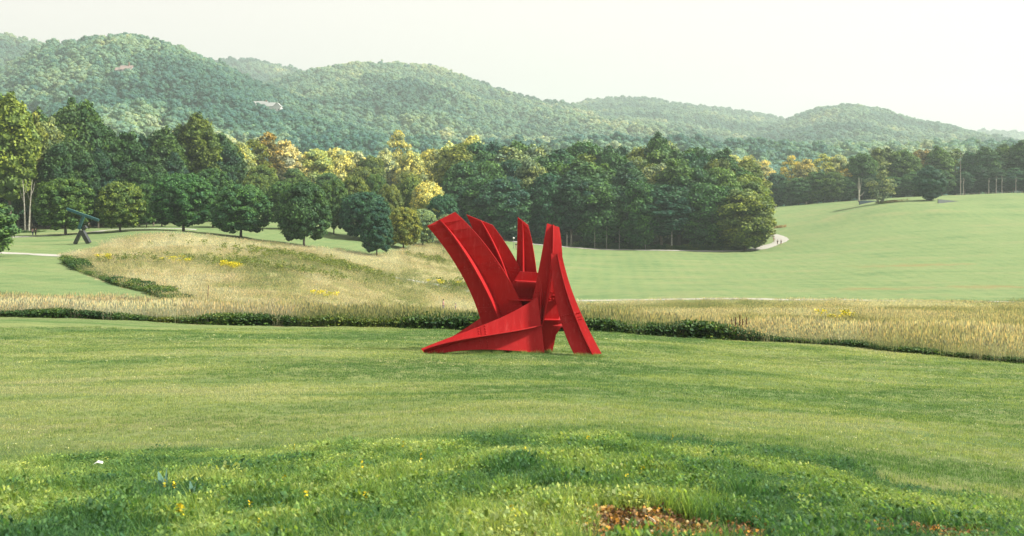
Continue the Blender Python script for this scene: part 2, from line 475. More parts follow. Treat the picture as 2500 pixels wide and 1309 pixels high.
def lobed_crown(lobes, per, lsize, g, core=ICO1, core_s=0.82, out_bias=1.2):
    """lobes (n,6): centre, radii. Leaves on lobe shells + a solid lumpy heart in each lobe."""
    V, Fq, Ft, rnd, clump = [], [], [], [], []
    nv = 0
    L = np.asarray(lobes)
    for li, (cx, cy, cz, rx, ry, rz) in enumerate(L):
        lv = g.random()
        cv, cf = core
        cc = cv * (1 + 0.22 * (g.random((len(cv), 1)) - .5))
        V.append(cc * np.array([rx, ry, rz]) * core_s + [cx, cy, cz]); Ft.append(cf + nv); nv += len(cc)
        rnd.append(np.full(len(cc), .12)); clump.append(np.full(len(cc), lv * .6))  # cores sit near the dark tone: inner crown shade put into colour
        n = int(per * (rx * ry + ry * rz + rx * rz) / 3)
        d = rand_dirs(n, g)
        d[:, 2] = np.where(d[:, 2] < -.35, -d[:, 2] * g.random(n), d[:, 2])
        rad = 0.82 + 0.36 * g.random((n, 1)) ** 1.3
        p = d * np.array([rx, ry, rz]) * rad + [cx, cy, cz]
        keep = np.ones(n, bool)
        for lj, o in enumerate(L):
            if lj != li:
                if abs(o[0] - cx) > o[3] + rx or abs(o[1] - cy) > o[4] + ry or abs(o[2] - cz) > o[5] + rz: continue
                q = (p - o[:3]) / o[3:]
                keep &= (q ** 2).sum(1) > 0.62
        p, d = p[keep], d[keep]; n = len(p)
        if n == 0: continue
        nm = d * out_bias + rand_dirs(n, g) * 0.9 + [0, 0, .35]; nm /= np.linalg.norm(nm, axis=1, keepdims=True)
        sz = lsize * (0.6 + 0.8 * g.random(n))
        V.append(leaf_quads(p, nm, sz, g)); q = np.arange(n)[:, None] * 4 + np.arange(4) + nv; Fq.append(q); nv += 4 * n
        r_ = g.random(n); rnd.append(np.repeat(r_, 4)); clump.append(np.repeat(np.clip(lv + .25 * (g.random(n) - .5), 0, 1), 4))
    return np.concatenate(V), [np.concatenate(Ft), np.concatenate(Fq)], np.concatenate(rnd), np.concatenate(clump)

def envelope_lobes(n, g, rad_fn, z0, z1, lr0, lr1, inner=0.25, squash=0.85, jit=.24):
    """lobes spread over an envelope given by rad_fn(t) (t 0 at bottom, 1 at top)"""
    L = []
    for i in range(n):
        t = (i + .5) / n
        t = min(max(t + (g.random() - .5) * .12, 0.0), 1.0)
        rr = rad_fn(t)
        r_l = (lr0 + (lr1 - lr0) * g.random())
        ang = i * 2.39996 + g.random() * .7
        k_ = max(0, rr - r_l * .75) * (1 if g.random() > inner else g.random() ** .5)
        k_ *= 1 - jit / 2 + jit * g.random()
        L.append((math.cos(ang) * k_, math.sin(ang) * k_, z0 + r_l * .6 + (z1 - z0 - r_l * 1.4) * t, r_l, r_l, r_l * squash))
    return L

FOL = foliage('tree_foliage')
bark, nt, out = newmat('bark')
tc = N(nt, 'ShaderNodeTexCoord')
nb = noise(nt, mapping(nt, tc.outputs['Object'], (3, 3, .6)), 2.0, 6, .7)
prin(nt, out, ramp(nt, nb, [(.3, (.055, .045, .036)), (.7, (.16, .14, .115))]), .9, .1, bump(nt, nb, .8, .05))
pale_bark, nt, out = newmat('pale_bark')
tc = N(nt, 'ShaderNodeTexCoord')
nb = noise(nt, mapping(nt, tc.outputs['Object'], (2, 2, 3)), 1.2, 5, .7)
prin(nt, out, ramp(nt, nb, [(.35, (.14, .13, .11)), (.6, (.36, .35, .31))]), .8, .2)

def tube(P, rad, seg=6):
    """P list of points, rad list; returns verts, quads"""
    P = [Vector(p) for p in P]; V, Fc = [], []
    for i, p in enumerate(P):
        t = (P[min(i + 1, len(P) - 1)] - P[max(i - 1, 0)]).normalized()
        u = t.orthogonal().normalized() if i == 0 else (u - t * u.dot(t)).normalized()
        v = t.cross(u)
        for k_ in range(seg):
            a = 2 * math.pi * k_ / seg
            V.append(p + (u * math.cos(a) + v * math.sin(a)) * rad[i])
        if i:
            for k_ in range(seg):
                a0 = (i - 1) * seg + k_; a1 = (i - 1) * seg + (k_ + 1) % seg
                Fc.append((a0, a1, a1 + seg, a0 + seg))
    n = len(V)
    return [v[:] for v in V], Fc
def tubes_mesh(name, parts, mat, seg=6):
    V, Fc = [], []
    for P, rad in parts:
        v, f = tube(P, rad, seg); o = len(V); V += v; Fc += [tuple(x + o for x in q) for q in f]
    return mesh_np(name, np.array(V), np.array(Fc), [mat], smooth=True)
def trunk_parts(h, r0, ztop, g, spread, nl=6, lean=0.0, z_first=.25):
    pts = [(0, 0, -.5), (0, 0, 0.05), (lean * .3 + g.normal() * .05, g.normal() * .05, h * .3), (lean * .7, g.normal() * .15, h * .6), (lean, 0, ztop)]
    parts = [(pts, [r0 * 1.5, r0 * 1.15, r0 * .85, r0 * .55, r0 * .12])]
    for k_ in range(nl):
        z = h * (z_first + .5 * k_ / nl); a = g.random() * 6.28; L = spread * (.5 + .4 * g.random())
        p0 = Vector((lean * z / h, 0, z)); p1 = p0 + Vector((math.cos(a) * L * .5, math.sin(a) * L * .5, L * .35)); p2 = p0 + Vector((math.cos(a) * L, math.sin(a) * L, L * .9))
        parts.append(([p0, p1, p2], [r0 * .38, r0 * .22, r0 * .06]))
    return parts

def crown_mesh(name, lobes, per, ls, g, **kw):
    v, f, rn, cl = lobed_crown(lobes, per, ls, g, **kw)
    me = mesh_np(name, v, f, [FOL]); fattr(me, 'rnd', rn); fattr(me, 'clump', cl)
    return me
def egg(R0, p=.5, pk=.42):
    def fn(t):
        x = t / pk if t < pk else (1 - t) / (1 - pk)
        return R0 * (0.30 + 0.70 * max(x, 0) ** p) if t < pk else R0 * (0.16 + .84 * max(x, 0) ** p)
    return fn
def dome(R0):
    def fn(t):
        return R0 * (.55 + .45 * min(1, t / .35)) * math.sqrt(max(0.0, 1 - max(0, (t - .42) / .62) ** 2.4))
    return fn
PROTO = {}
def proto(kind, H_, W_, crowns, trunks): PROTO[kind] = (H_, W_, crowns, trunks)
g = np.random.default_rng(3)
# round dense maples (13 m high, 12 m wide)
cr, tk = [], []
for s in range(4):
    L = envelope_lobes(150, g, (lambda t, s=s: 6.35 * (.66 + .34 * math.sin(min(1, t / .34) * math.pi / 2)) * math.sqrt(max(.03, 1 - max(0, (t - .34) / .70) ** (2.1 + .25 * s)))), 1.1, 12.8, .75, 1.25, .05, .8, .10)
    L += [(g.normal() * 1.5, g.normal() * 1.5, 3.4 + 1.6 * i, 4.1 - .3 * abs(i - 1), 4.1 - .3 * abs(i - 1), 2.4) for i in range(5)]
    cr.append(crown_mesh('maple_crown', L, 66, .40, g))
    tk.append(tubes_mesh('maple_trunk', trunk_parts(11, .27, 10, g, 3.6, 6, z_first=.2), bark))
proto('maple', 13, 12, cr, tk)
# tall forest trees (30 m high, 13 m wide)
cr, tk = [], []
for s in range(5):
    base = 5.5 + 2.5 * g.random()
    L = envelope_lobes(80, g, egg(6.6, .42, .55), base, 29.5, 1.5, 2.8, .25)
    # a few leading shoots make an uneven top
    for i in range(5):
        a = g.random() * 6.28; q = 2.2 * g.random(); L.append((math.cos(a) * q, math.sin(a) * q, 27.5 + 2.4 * g.random(), 1.2, 1.2, 1.7))
    L += [(g.normal() * 1.2, g.normal() * 1.2, base + 4 + 3.1 * i, 3.0, 3.0, 2.8) for i in range(6)]
    cr.append(crown_mesh('tall_crown', L, 34, .78, g, out_bias=1.0))
    tk.append(tubes_mesh('tall_trunk', trunk_parts(28, .36, 27, g, 5, 8, g.normal() * .6), bark))
proto('tall', 30, 13, cr, tk)
# broad woodland trees, leafy down low (22 m high, 15 m wide)
cr, tk = [], []
for s in range(5):
    base = .7 + 1.0 * g.random()
    L = envelope_lobes(88, g, dome(7.6), base, 21.5, 1.4, 2.8, .22, .85)
    for i in range(4):
        a = g.random() * 6.28; q = 5.0 * g.random(); L.append((math.cos(a) * q, math.sin(a) * q, 18.3 + 2.2 * g.random(), 1.9, 1.9, 1.7))
    L += [(g.normal() * 1.8, g.normal() * 1.8, base + 3.5 + 2.8 * i, 3.5, 3.5, 2.8) for i in range(5)]
    cr.append(crown_mesh('broad_crown', L, 34, .74, g, out_bias=1.0))
    tk.append(tubes_mesh('broad_trunk', trunk_parts(20, .36, 18, g, 5.5, 8, g.normal() * .8, z_first=.2), bark))
proto('broad', 22, 15, cr, tk)
# open-crowned airy trees (20 m, 10 m wide) with visible limbs
cr, tk = [], []
for s in range(3):
    L = envelope_lobes(46, g, egg(5.0, .5, .6), 6.0, 19.5, .8, 1.6, .3, .8)
    cr.append(crown_mesh('airy_crown', L, 40, .55, g, core_s=.55, out_bias=.6))
    tk.append(tubes_mesh('airy_trunk', trunk_parts(19, .26, 18.5, g, 4.6, 12, g.normal() * .7, z_first=.3), bark))
proto('airy', 20, 10, cr, tk)
# several-stemmed upright shrub tree (14 m, 9 m wide)
L = []
stems = []
for (sx, top, w_) in [(-2.9, 9.0, 1.5), (-1.9, 8.0, 1.6), (.3, 13.2, 1.7), (1.0, 14.0, 1.8), (2.4, 8.6, 1.6), (1.8, 6.8, 1.5)]:
    for i in range(9):
        t = i / 8; L.append((sx * (.45 + .7 * t) + g.normal() * .35, g.normal() * .8, 2.2 + (top - 3.2) * t + g.normal() * .2, w_ * (.55 + .25 * g.random()), w_ * .7, .95))
    stems.append(([(sx * .2, 0, -.3), (sx * .45, .1, 2.4), (sx, 0, top * .7)], [.16, .12, .04]))
proto('stemmed', 14, 9, [crown_mesh('stemmed_crown', L, 70, .38, g, core_s=.6)], [tubes_mesh('stemmed_trunk', stems, pale_bark)])
# bushy globe, leafy to the ground
L = envelope_lobes(80, g, egg(5.0, .42, .5), 0.2, 11.8, .9, 1.5, .2)
L += [(g.normal() * .8, g.normal() * .8, 2 + 1.6 * i, 2.6, 2.6, 2.2) for i in range(5)]
proto('bushy', 12, 10.5, [crown_mesh('bushy_crown', L, 70, .42, g)], [tubes_mesh('bushy_trunk', trunk_parts(10, .25, 9, g, 3, 5), bark)])
# conifer-like dark shrub pyramid (left edge)
L = envelope_lobes(110, g, lambda t: 5.2 * (1 - t) ** .75 + .35, .1, 11.5, .6, 1.15, .15, .6)
L += [(0, 0, 1.8 + 1.7 * i, 3.4 - .55 * i, 3.4 - .55 * i, 1.7) for i in range(5)]
proto('yew', 12, 10.5, [crown_mesh('evergreen_crown', L, 110, .30, g)], [tubes_mesh('evergreen_trunk', trunk_parts(10, .25, 10, g, 2, 4), bark)])
# small open sapling (3 m)
L = envelope_lobes(14, g, egg(.75, .5, .5), .9, 3.0, .16, .3, .4, .7)
proto('sapling', 3, 1.6, [crown_mesh('sapling_crown', L, 420, .13, g, core_s=.3, out_bias=.3)], [tubes_mesh('sapling_trunk', trunk_parts(2.9, .035, 2.9, g, .9, 9, z_first=.25), bark)])

COLR = dict(deep=(.020, .070, .040), dark=(.042, .108, .040), green=(.070, .140, .042), olive=(.115, .155, .036), lit=(.175, .210, .045),  # deep and teal have the cool tone of shaded foliage painted in
            yellow=(.43, .42, .17), pale=(.50, .49, .29), gold=(.58, .46, .13), grey=(.17, .22, .12), teal=(.030, .092, .056), rust=(.24, .19, .07))  # yellow and pale: autumn foliage, brightened to carry strong sunlight in the colour
NAMES = dict(maple='maple_tree', tall='tall_tree', broad='broadleaf_tree', airy='airy_tree', stemmed='multi_stemmed_tree', bushy='bushy_tree', yew='evergreen_shrub', sapling='sapling')
_cnt = {}
def tree(kind, px, d, top=None, width=None, col='dark', label='', group=None, height=None, py=None, cat='tree', trunk_mat=None):
    """top: image row of the tip; width: metres or pixels (>40)"""
    Hn, Wn, crs, tks = PROTO[kind]
    p = at(px, d)
    hgt = height if height else (-(top - HY) / F * d - p.z)
    wid = (width / F * d) if width else hgt * Wn / Hn
    n = _cnt.get(kind, 0); _cnt[kind] = n + 1
    t = empty(NAMES[kind], p, random.random() * 6.28 if kind != 'stemmed' else 0, label, cat, group)
    t.scale = (wid / Wn, wid / Wn, hgt / Hn)
    cc = COLR[col] if isinstance(col, str) else col
    j = 0.85 + .3 * random.random()
    a = link('crown', crs[n % len(crs)], t); a.color = (cc[0] * j * (.88 + .24 * random.random()), cc[1] * j, cc[2] * j * (.85 + .3 * random.random()), 1)
    b = link('trunk', tks[n % len(tks)], t)
    return t

_rows = []
ORD = ['leftmost', 'second from the left', 'third from the left', 'fourth from the left', 'fifth from the left', 'sixth from the left', 'seventh from the left', 'eighth from the left', 'ninth from the left', 'tenth from the left']
NUM = ['', 'rightmost', 'second from the right', 'third from the right', 'fourth from the right', 'fifth from the right', 'sixth from the right', 'seventh from the right', 'eighth from the right', 'ninth from the right', 'tenth from the right', 'eleventh from the right', 'twelfth from the right', 'thirteenth from the right']
def name_row(items, text):
    """items: (column, tree): a label by look, row and place in the row"""
    items = sorted(items, key=lambda q: q[0])
    for i, (px, t) in enumerate(items):
        t['label'] = text.format(ORD[i] if i < len(items) / 2 and i < 10 else NUM[len(items) - i])
# ---- the maples planted in rows across the middle lawn
G_M = 'maples planted on the lawn left of the wood'
MAPLES = [
 (160,213,430,138,'green','broad round dark maple standing behind the tilted steel beam sculpture'),
 (293,216,440,112,'olive','loose yellow-green maple just right of the steel beam sculpture'),
 (358,240,446,56,'green','small narrow maple squeezed between the loose maple and the large flat-topped one'),
 (448,222,420,142,'dark','large flat-topped maple, fourth big one from the left'),
 (588,216,446,140,'dark','round dark maple whose crown almost touches the tawny meadow'),
 (742,213,440,126,'dark','tall egg-shaped dark maple with short trunk on the meadow edge'),
 (920,208,516,76,'teal','smallest dark maple standing alone at the meadow tip'),
 (520,252,408,100,'dark','maple crown showing behind the gap right of the flat-topped maple'),
 (395,262,418,76,'dark','maple crown behind the left shoulder of the flat-topped maple'),
 (690,252,440,84,'green','maple half hidden behind the left side of the egg-shaped maple'),
 (815,248,433,72,'green','narrow tall maple directly behind the right side of the egg-shaped maple'),
 (892,243,466,118,'teal','wide dark maple behind the smallest maple'),
 (985,236,503,84,'lit','yellowing maple right of the smallest maple'),
 (1032,250,508,72,'grey','grey-green maple close to the red sculpture top'),
 (862,285,426,74,'olive','rounded maple far back above the wide dark maple'),
 (916,300,422,60,'green','small domed maple crown in the farthest row'),
 (950,278,446,66,'olive','sunlit maple behind the wide dark maple'),
 (1003,305,430,62,'olive','small maple crown in the back row nearest the yellow trees'),
 (1045,300,441,84,'yellow','bright yellow-topped maple beside the dark wood'),
 (1080,280,472,76,'teal','dark rounded maple tucked against the dark wood'),
 (625,285,424,80,'olive','maple with a yellow fringe behind the round dark maple'),
 (1100,262,520,70,'grey','low bushy maple at the foot of the dark wood'),
]
for px, d, top, wd, col, lab in MAPLES:
    tree('maple', px, d, top, wd, tuple(x * 1.08 for x in COLR[col]), lab, G_M)
t = tree('bushy', -40, 152, 478, 176, 'green', 'dense dark evergreen shrub cut by the left edge of the picture beside the path', None, cat='shrub')

# ---- tall forest at the left
G_L = 'tall trees of the left forest'
LEFT = [(-190,262,240,120,'olive'),(-110,250,255,120,'green'),(-40,240,232,120,'lit'),(25,238,238,128,'lit'),(75,252,282,92,'olive'),(118,262,296,96,'grey'),
 (160,268,262,110,'green'),(212,272,256,104,'green'),(262,276,318,92,'dark'),(312,280,328,96,'dark'),(352,288,335,84,'teal'),(398,290,318,108,'green'),
 (440,300,312,80,'green'),(482,300,284,112,'olive'),(530,310,330,100,'teal'),(185,300,250,110,'dark'),(95,300,275,110,'green'),(300,320,345,110,'dark'),
 (240,262,370,80,'deep'),(375,270,390,74,'dark'),(45,262,340,90,'green'),(340,265,400,70,'dark'),(560,320,345,84,'green'),(425,278,378,76,'teal'),
 (10,290,240,110,'green'),(-80,285,235,110,'green'),(140,250,352,84,'dark'),(200,256,360,80,'dark')]
LLAB = {25:'tallest yellow-green tree at the far left of the forest', 482:'tall pointed olive tree standing above the right end of the left forest', 398:'broad-headed green tree above the flat-topped maple',
        212:'tall dark tree whose top rises above the round maple behind the beam sculpture', 352:'blue-green tree with a narrow head in the middle of the left forest'}
lrow = {0: [], 1: [], 2: []}
for px, d, top, wd, col in LEFT:
    t = tree('tall', px, d, top, wd, tuple(x * (.78 if px > 130 else 1.0) for x in COLR[col]), LLAB.get(px, ''), G_L)  # forest behind the maples darkened in colour, painting in its deep shade
    if px not in LLAB: lrow[0 if d < 262 else 1 if d < 284 else 2].append((px, t))
for k_, txt in ((0, 'front'), (1, 'middle'), (2, 'back')):
    name_row(lrow[k_], 'tall leafy tree of the left forest, {} in its ' + txt + ' row')

# ---- sunlit yellow row across the middle distance
yrow = {0: [], 1: []}
G_Y = 'sunlit yellow trees behind the maples'
for i, (px, d, top, wd, col, kd) in enumerate([(585,365,352,84,'yellow','tall'),(618,372,335,92,'olive','airy'),(655,380,318,88,'rust','airy'),(695,385,348,84,'pale','tall'),(735,392,372,84,'yellow','broad'),
  (772,392,362,92,'yellow','broad'),(822,400,358,96,'yellow','broad'),(868,405,372,84,'pale','broad'),(905,400,380,76,'olive','broad'),(940,410,368,70,'pale','tall'),(972,415,312,76,'yellow','airy'),
  (1006,405,368,88,'yellow','broad'),(1052,408,362,92,'yellow','broad'),(1098,412,352,88,'pale','tall'),(1150,420,338,96,'yellow','tall'),(640,350,400,80,'olive','broad'),(720,352,412,72,'green','broad'),
  (880,350,408,80,'olive','broad'),(1000,352,420,76,'lit','broad'),(800,355,420,80,'green','broad'),(560,345,372,80,'yellow','broad')]):
    lab = 'sunlit yellow-green tree in the row between the maples and the wooded hills'
    if px == 972: lab = 'tallest pale yellow tree standing above the sunlit row behind the maples'
    if px == 655: lab = 'open rusty-brown crowned tree at the left end of the sunlit row'
    t = tree(kd, px, d, top, wd, col, lab, G_Y)
    if lab.startswith('sunlit'): yrow[0 if d < 360 else 1].append((px, t))
name_row(yrow[0], 'sunlit yellowish tree behind the maples, {} in nearer row')
name_row(yrow[1], 'sunlit yellow tree below the wooded hills, {} in the farther row')

# ---- the dark wood in the middle
G_W = 'trees of the dark wood behind the red sculpture'
rr = random.Random(11)
for (x0, x1, n, d, tops, cols) in [
  (1125, 1880, 15, 309, [(1125,455),(1200,440),(1300,425),(1500,440),(1650,452),(1800,455),(1880,500)], ['deep','dark','teal','dark','deep']),
  (1120, 1872, 14, 322, [(1125,400),(1250,392),(1400,400),(1550,405),(1700,400),(1800,420),(1872,455)], ['dark','green','teal','grey','green']),
  (1110, 1850, 13, 340, [(1110,365),(1200,365),(1350,378),(1500,380),(1600,372),(1740,378),(1850,425)], ['green','dark','grey','green','teal']),
  (1120, 1800, 12, 362, [(1120,350),(1185,342),(1250,352),(1340,362),(1440,348),(1540,362),(1610,338),(1690,350),(1740,356),(1800,395)], ['dark','teal','green','grey','dark'])]:
    wrow = []
    for i in range(n):
        px = x0 + (x1 - x0) * (i + .5 * (rr.random() - .2)) / (n - 1)
        tp = np.interp(px, [q[0] for q in tops], [q[1] for q in tops]) + rr.uniform(-9, 9)
        dd_ = d + rr.uniform(-6, 6)
        wd_ = rr.uniform(104, 142)
        px = min(px, 1882 - wd_ * .47 - (6 if d > 330 else 0))
        kd = 'broad' if rr.random() < .8 else 'tall'
        c_ = cols[i % 5]
        if px > 1810: c_ = 'olive'
        if d > 315 and rr.random() < .16: c_ = 'olive'
        lab = '' and {309: 'dark broadleaf tree in the front row of the wood behind the red sculpture',
               322: 'broadleaf tree in the second row of the dark wood behind the red sculpture',
               340: 'broadleaf tree deep inside the dark wood behind the red sculpture',
               362: 'tall tree in the back row whose top forms the skyline of the dark wood'}[d]
        wrow.append((px, tree(kd, px, dd_, tp, wd_, c_, '', G_W)))
    name_row(wrow, {309: 'dark broadleaf tree, {} in the front row of the middle wood', 322: 'broadleaf tree of the middle wood, {} in its second row', 340: 'tree crown deep in the middle wood, {} in its third row', 362: 'skyline tree of the middle wood, {} in its back row'}[d])
tree('tall', 1606, 352, 333, 90, 'dark', 'dark pointed tree forming the highest top of the wood behind the red sculpture', G_W)
tree('broad', 1850, 328, 446, 62, 'olive', 'yellowing tree at the right end of the dark wood above the path bend', G_W)

# low bushes closing the floor of the left forest
us = []
for i in range(17):
    px = -230 + i * 46
    us.append((px, tree('bushy', px, 284 + 8 * (i % 2), None, 92, 'deep', '', 'undergrowth bushes in the left forest', height=9 + 2 * (i % 3), cat='bush')))
name_row(us, 'dark bush between the trunks of the left forest, {}')
# ---- right: yellow background row and the right-hand tree line
y2 = {0: [], 1: []}
G_Y2 = 'sunlit yellow trees right of the dark wood'
for px, d, top, wd, col, kd in [(1752,470,382,72,'pale','broad'),(1790,480,374,74,'pale','airy'),(1830,478,380,72,'yellow','broad'),(1868,476,388,64,'pale','airy'),(1898,462,424,70,'teal','broad'),(1932,474,376,58,'gold','airy'),
    (1968,470,392,62,'yellow','tall'),(2010,474,372,60,'yellow','airy'),(2048,476,376,62,'pale','broad'),(1950,455,432,66,'dark','broad'),(1995,455,420,66,'green','broad'),(2035,452,420,64,'green','broad'),(2070,456,410,60,'gold','airy'),(2066,452,430,56,'dark','broad'),(1918,458,440,60,'teal','broad')]:
    lab = 'tree with yellow and green foliage in the row between the dark wood and the grassy hill'
    if px == 1932: lab = 'golden yellow tree right of the dark wood, the most orange of its row'
    t = tree(kd, px, d + 15, top, wd, col, lab, G_Y2)
    if px != 1932: y2[0 if d < 465 else 1].append((px, t))
name_row(y2[0], 'green tree between wood and grassy hill, {} in nearer row')
name_row(y2[1], 'yellow tree between wood and grassy hill, {} in farther row')
r2 = {0: [], 1: []}
G_R = 'trees behind the grassy hill at the right'
for px, d, top, wd, col, kd in [(2105,470,372,76,'dark','broad'),(2150,482,362,80,'olive','broad'),(2205,478,366,84,'green','broad'),(2250,486,364,74,'rust','broad'),(2292,480,360,70,'green','tall'),(2335,488,360,64,'olive','airy'),
    (2372,484,372,60,'teal','tall'),(2410,480,362,70,'dark','tall'),(2452,486,356,72,'green','tall'),(2496,480,346,72,'dark','tall'),(2545,484,352,76,'green','tall'),(2600,480,358,80,'green','tall'),(2130,465,420,60,'deep','broad'),
    (2180,468,430,64,'dark','broad'),(2230,466,420,64,'dark','broad'),(2300,468,415,56,'dark','broad'),(2355,470,420,50,'deep','tall'),(2430,472,410,60,'deep','tall'),(2475,472,412,60,'teal','tall'),(2390,474,405,54,'deep','tall'),(2520,470,408,60,'deep','tall'),(2660,476,356,80,'green','tall'),(2720,476,366,80,'dark','tall')]:
    r2[0 if d < 475 else 1].append((px, tree(kd, px, d, top, wd, col, '', G_R)))
rb = []
for i in range(17):
    px = 1886 + i * 44
    rb.append((px, tree('bushy', px, (500 if px < 2090 else 474) + 4 * (i % 2), None, 60 + 8 * (i % 3), 'deep', '', 'undergrowth bushes along the right tree line', height=6.5 + (i % 3), cat='bush')))
name_row(rb[:9], 'dark bush under the trees between wood and grassy hill, {}')
name_row(rb[9:], 'dark bush under the trees behind the right hill crest, {}')
name_row(r2[0], 'shaded tree behind the right hill crest, {} in front row')
name_row(r2[1], 'tall tree behind the right hill crest, {} in back row')
ps = hit(2148, 489, 330, 400)
tree('stemmed', 2150, ps.y, 396, 82, 'grey', 'grey-green tree of several upright stems beside the left concrete wall on the hill')
pb = hit(2268, 490, 330, 410)
tree('bushy', 2270, pb.y, 404, 82, 'teal', 'dense dark round bushy tree left of the right-hand wall on the hill')
for px, d in [(1083, 232), (1113, 226)]:
    tree('sapling', px, d, None, None, 'grey', 'thin young sapling in the meadow left of the red sculpture, ' + ('left one of two' if px < 1100 else 'right one of two'), 'saplings in the meadow', height=2.9 if px < 1100 else 3.4, cat='sapling')

# bare pale trunk standing on the hill and pale birch trunks at left
def bare_trunk(px, d, hgt, r0, name, label, forks, mat=pale_bark, cat='tree', group=None, lean=0.0):
    p = at(px, d); t = empty(name, p, 0, label, cat, group)
    me = tubes_mesh('trunk', [([(0,0,-.4),(lean*.4,0,hgt*.5),(lean,0,hgt)], [r0*1.3, r0*.8, r0*.3])], mat); link('trunk', me, t)
    for (z, dx, dz) in forks:
        me = tubes_mesh('limb', [([(lean*z/hgt,0,z),(lean*z/hgt+dx*.6,.1,z+dz*.4),(lean*z/hgt+dx,.1,z+dz)], [r0*.6, r0*.4, r0*.12])], mat); link('limb', me, t)
    return t
bare_trunk(2097, 437, 10.5, .34, 'dead_tree', 'pale dead forked trunk at the left foot of the grassy hill crest', [(3.0,1.1,7),(2.4,2.4,2.2),(5,-.8,3)])
for i, (px, ln) in enumerate([(62, -.6), (70, .8)]):
    bare_trunk(px, 236, 12, .19, 'birch_trunk', 'slender pale birch trunk at the edge of the left forest, ' + ('leaning left' if i == 0 else 'leaning right'), [(7,-1,3),(8.5,.8,3)], group='birch trunks at the left forest edge', lean=ln)
for i, px in enumerate([1384, 1394, 1452, 1481, 1512, 1576]):
    bare_trunk(px, 301.5 + i * .6, [4.5, 3.8, 8, 7, 6, 7][i], .07, 'thin_trunk', 'thin pale trunk before the middle wood, ' + ORD[i] + ' of six', [(2.6,.25,1.6)], group='thin pale trunks before the wood')
bare_trunk(1640, 306, 17.5, .2, 'dead_tree', 'bare branching dead top sticking out of the middle of the dark wood', [(10,-3.4,6),(11,2.8,6.5),(12,-1.8,6),(13,1.6,5.5),(9,3.5,4)])
for i, px in enumerate([2345, 2352, 2414, 2432, 2446, 2480]):
    bare_trunk(px, 459 + i, [20,8,7,8,8,7][i], .16, 'thin_trunk', 'slim pale trunk along the right hill crest, ' + ORD[i], [(5,.6,2.5)], group='pale trunks behind the hill crest')

# ------------------------------------------------------------------ stuff scatter (one object, its own geometry nodes)
_ng = {}
def scatter_group():
    if 'g' in _ng: return _ng['g']
    ng = bpy.data.node_groups.new('scatter', 'GeometryNodeTree')
    ng.interface.new_socket('Geometry', in_out='INPUT', socket_type='NodeSocketGeometry')
    ng.interface.new_socket('Geometry', in_out='OUTPUT', socket_type='NodeSocketGeometry')
    n, l = ng.nodes, ng.links
    gi, go = n.new('NodeGroupInput'), n.new('NodeGroupOutput')
    def attr(nm, dt):
        a = n.new('GeometryNodeInputNamedAttribute'); a.data_type = dt; a.inputs[0].default_value = nm; return a.outputs[0]
    kind = attr('variant', 'INT')
    cmp_ = n.new('FunctionNodeCompare'); cmp_.data_type = 'INT'; cmp_.operation = 'GREATER_EQUAL'
    l.new(kind, cmp_.inputs[2]); cmp_.inputs[3].default_value = 0
    sep = n.new('GeometryNodeSeparateGeometry'); sep.domain = 'POINT'
    l.new(gi.outputs[0], sep.inputs[0]); l.new(cmp_.outputs[0], sep.inputs[1])
    sp = n.new('GeometryNodeSplitToInstances'); sp.domain = 'POINT'
    l.new(sep.outputs[0], sp.inputs[0]); l.new(kind, sp.inputs['Group ID'])
    m2p = n.new('GeometryNodeMeshToPoints'); l.new(sep.outputs[1], m2p.inputs[0])
    iop = n.new('GeometryNodeInstanceOnPoints')
    l.new(m2p.outputs[0], iop.inputs['Points']); l.new(sp.outputs[0], iop.inputs['Instance'])
    iop.inputs['Pick Instance'].default_value = True
    l.new(attr('pick', 'INT'), iop.inputs['Instance Index'])
    l.new(attr('rot', 'FLOAT_VECTOR'), iop.inputs['Rotation'])
    l.new(attr('scl', 'FLOAT_VECTOR'), iop.inputs['Scale'])
    l.new(iop.outputs[0], go.inputs[0])
    _ng['g'] = ng; return ng

def scatter(name, variants, mats, P, scl, tint, pick, rot=None, label=None, cat=None, kind='stuff', parent=None):
    """variants: list of (verts, [faces arrays], rnd, clump[, midx])"""
    V, Fl, rn, cl, vi, mi = [], {3: [], 4: []}, [], [], [], {3: [], 4: []}
    nv = 0
    for k_, vr in enumerate(variants):
        v, fs, r_, c_ = vr[:4]
        V.append(v)
        for q, f in enumerate(fs):
            if len(f) == 0: continue
            f = np.asarray(f); Fl[f.shape[1]].append(f + nv)
            mi[f.shape[1]].append(np.full(len(f), vr[4][q] if len(vr) > 4 else 0))
        rn.append(r_); cl.append(c_); vi.append(np.full(len(v), k_)); nv += len(v)
    n = len(P)
    V.append(P); rn.append(np.zeros(n)); cl.append(np.zeros(n)); vi.append(np.full(n, -1))
    faces = [np.concatenate(Fl[s]) for s in (3, 4) if Fl[s]]
    midx = np.concatenate([np.concatenate(mi[s]) for s in (3, 4) if mi[s]])
    me = mesh_np(name, np.concatenate(V), faces, mats, midx)
    z = lambda a, w_=None: np.concatenate([np.zeros((nv,) + a.shape[1:]), a])
    fattr(me, 'rnd', np.concatenate(rn)); fattr(me, 'clump', np.concatenate(cl)); fattr(me, 'variant', np.concatenate(vi), 'INT')
    fattr(me, 'tint', z(np.asarray(tint, float))); fattr(me, 'pick', z(np.asarray(pick)), 'INT')
    if rot is None: rot = np.stack([np.zeros(n), np.zeros(n), rng.random(n) * 6.283], 1)
    fattr(me, 'rot', z(rot), 'FLOAT_VECTOR'); fattr(me, 'scl', z(scl), 'FLOAT_VECTOR')
    o = link(name, me, parent)
    md_ = o.modifiers.new('scatter', 'NODES'); md_.node_group = scatter_group()
    return tag(o, label, cat, None, kind)

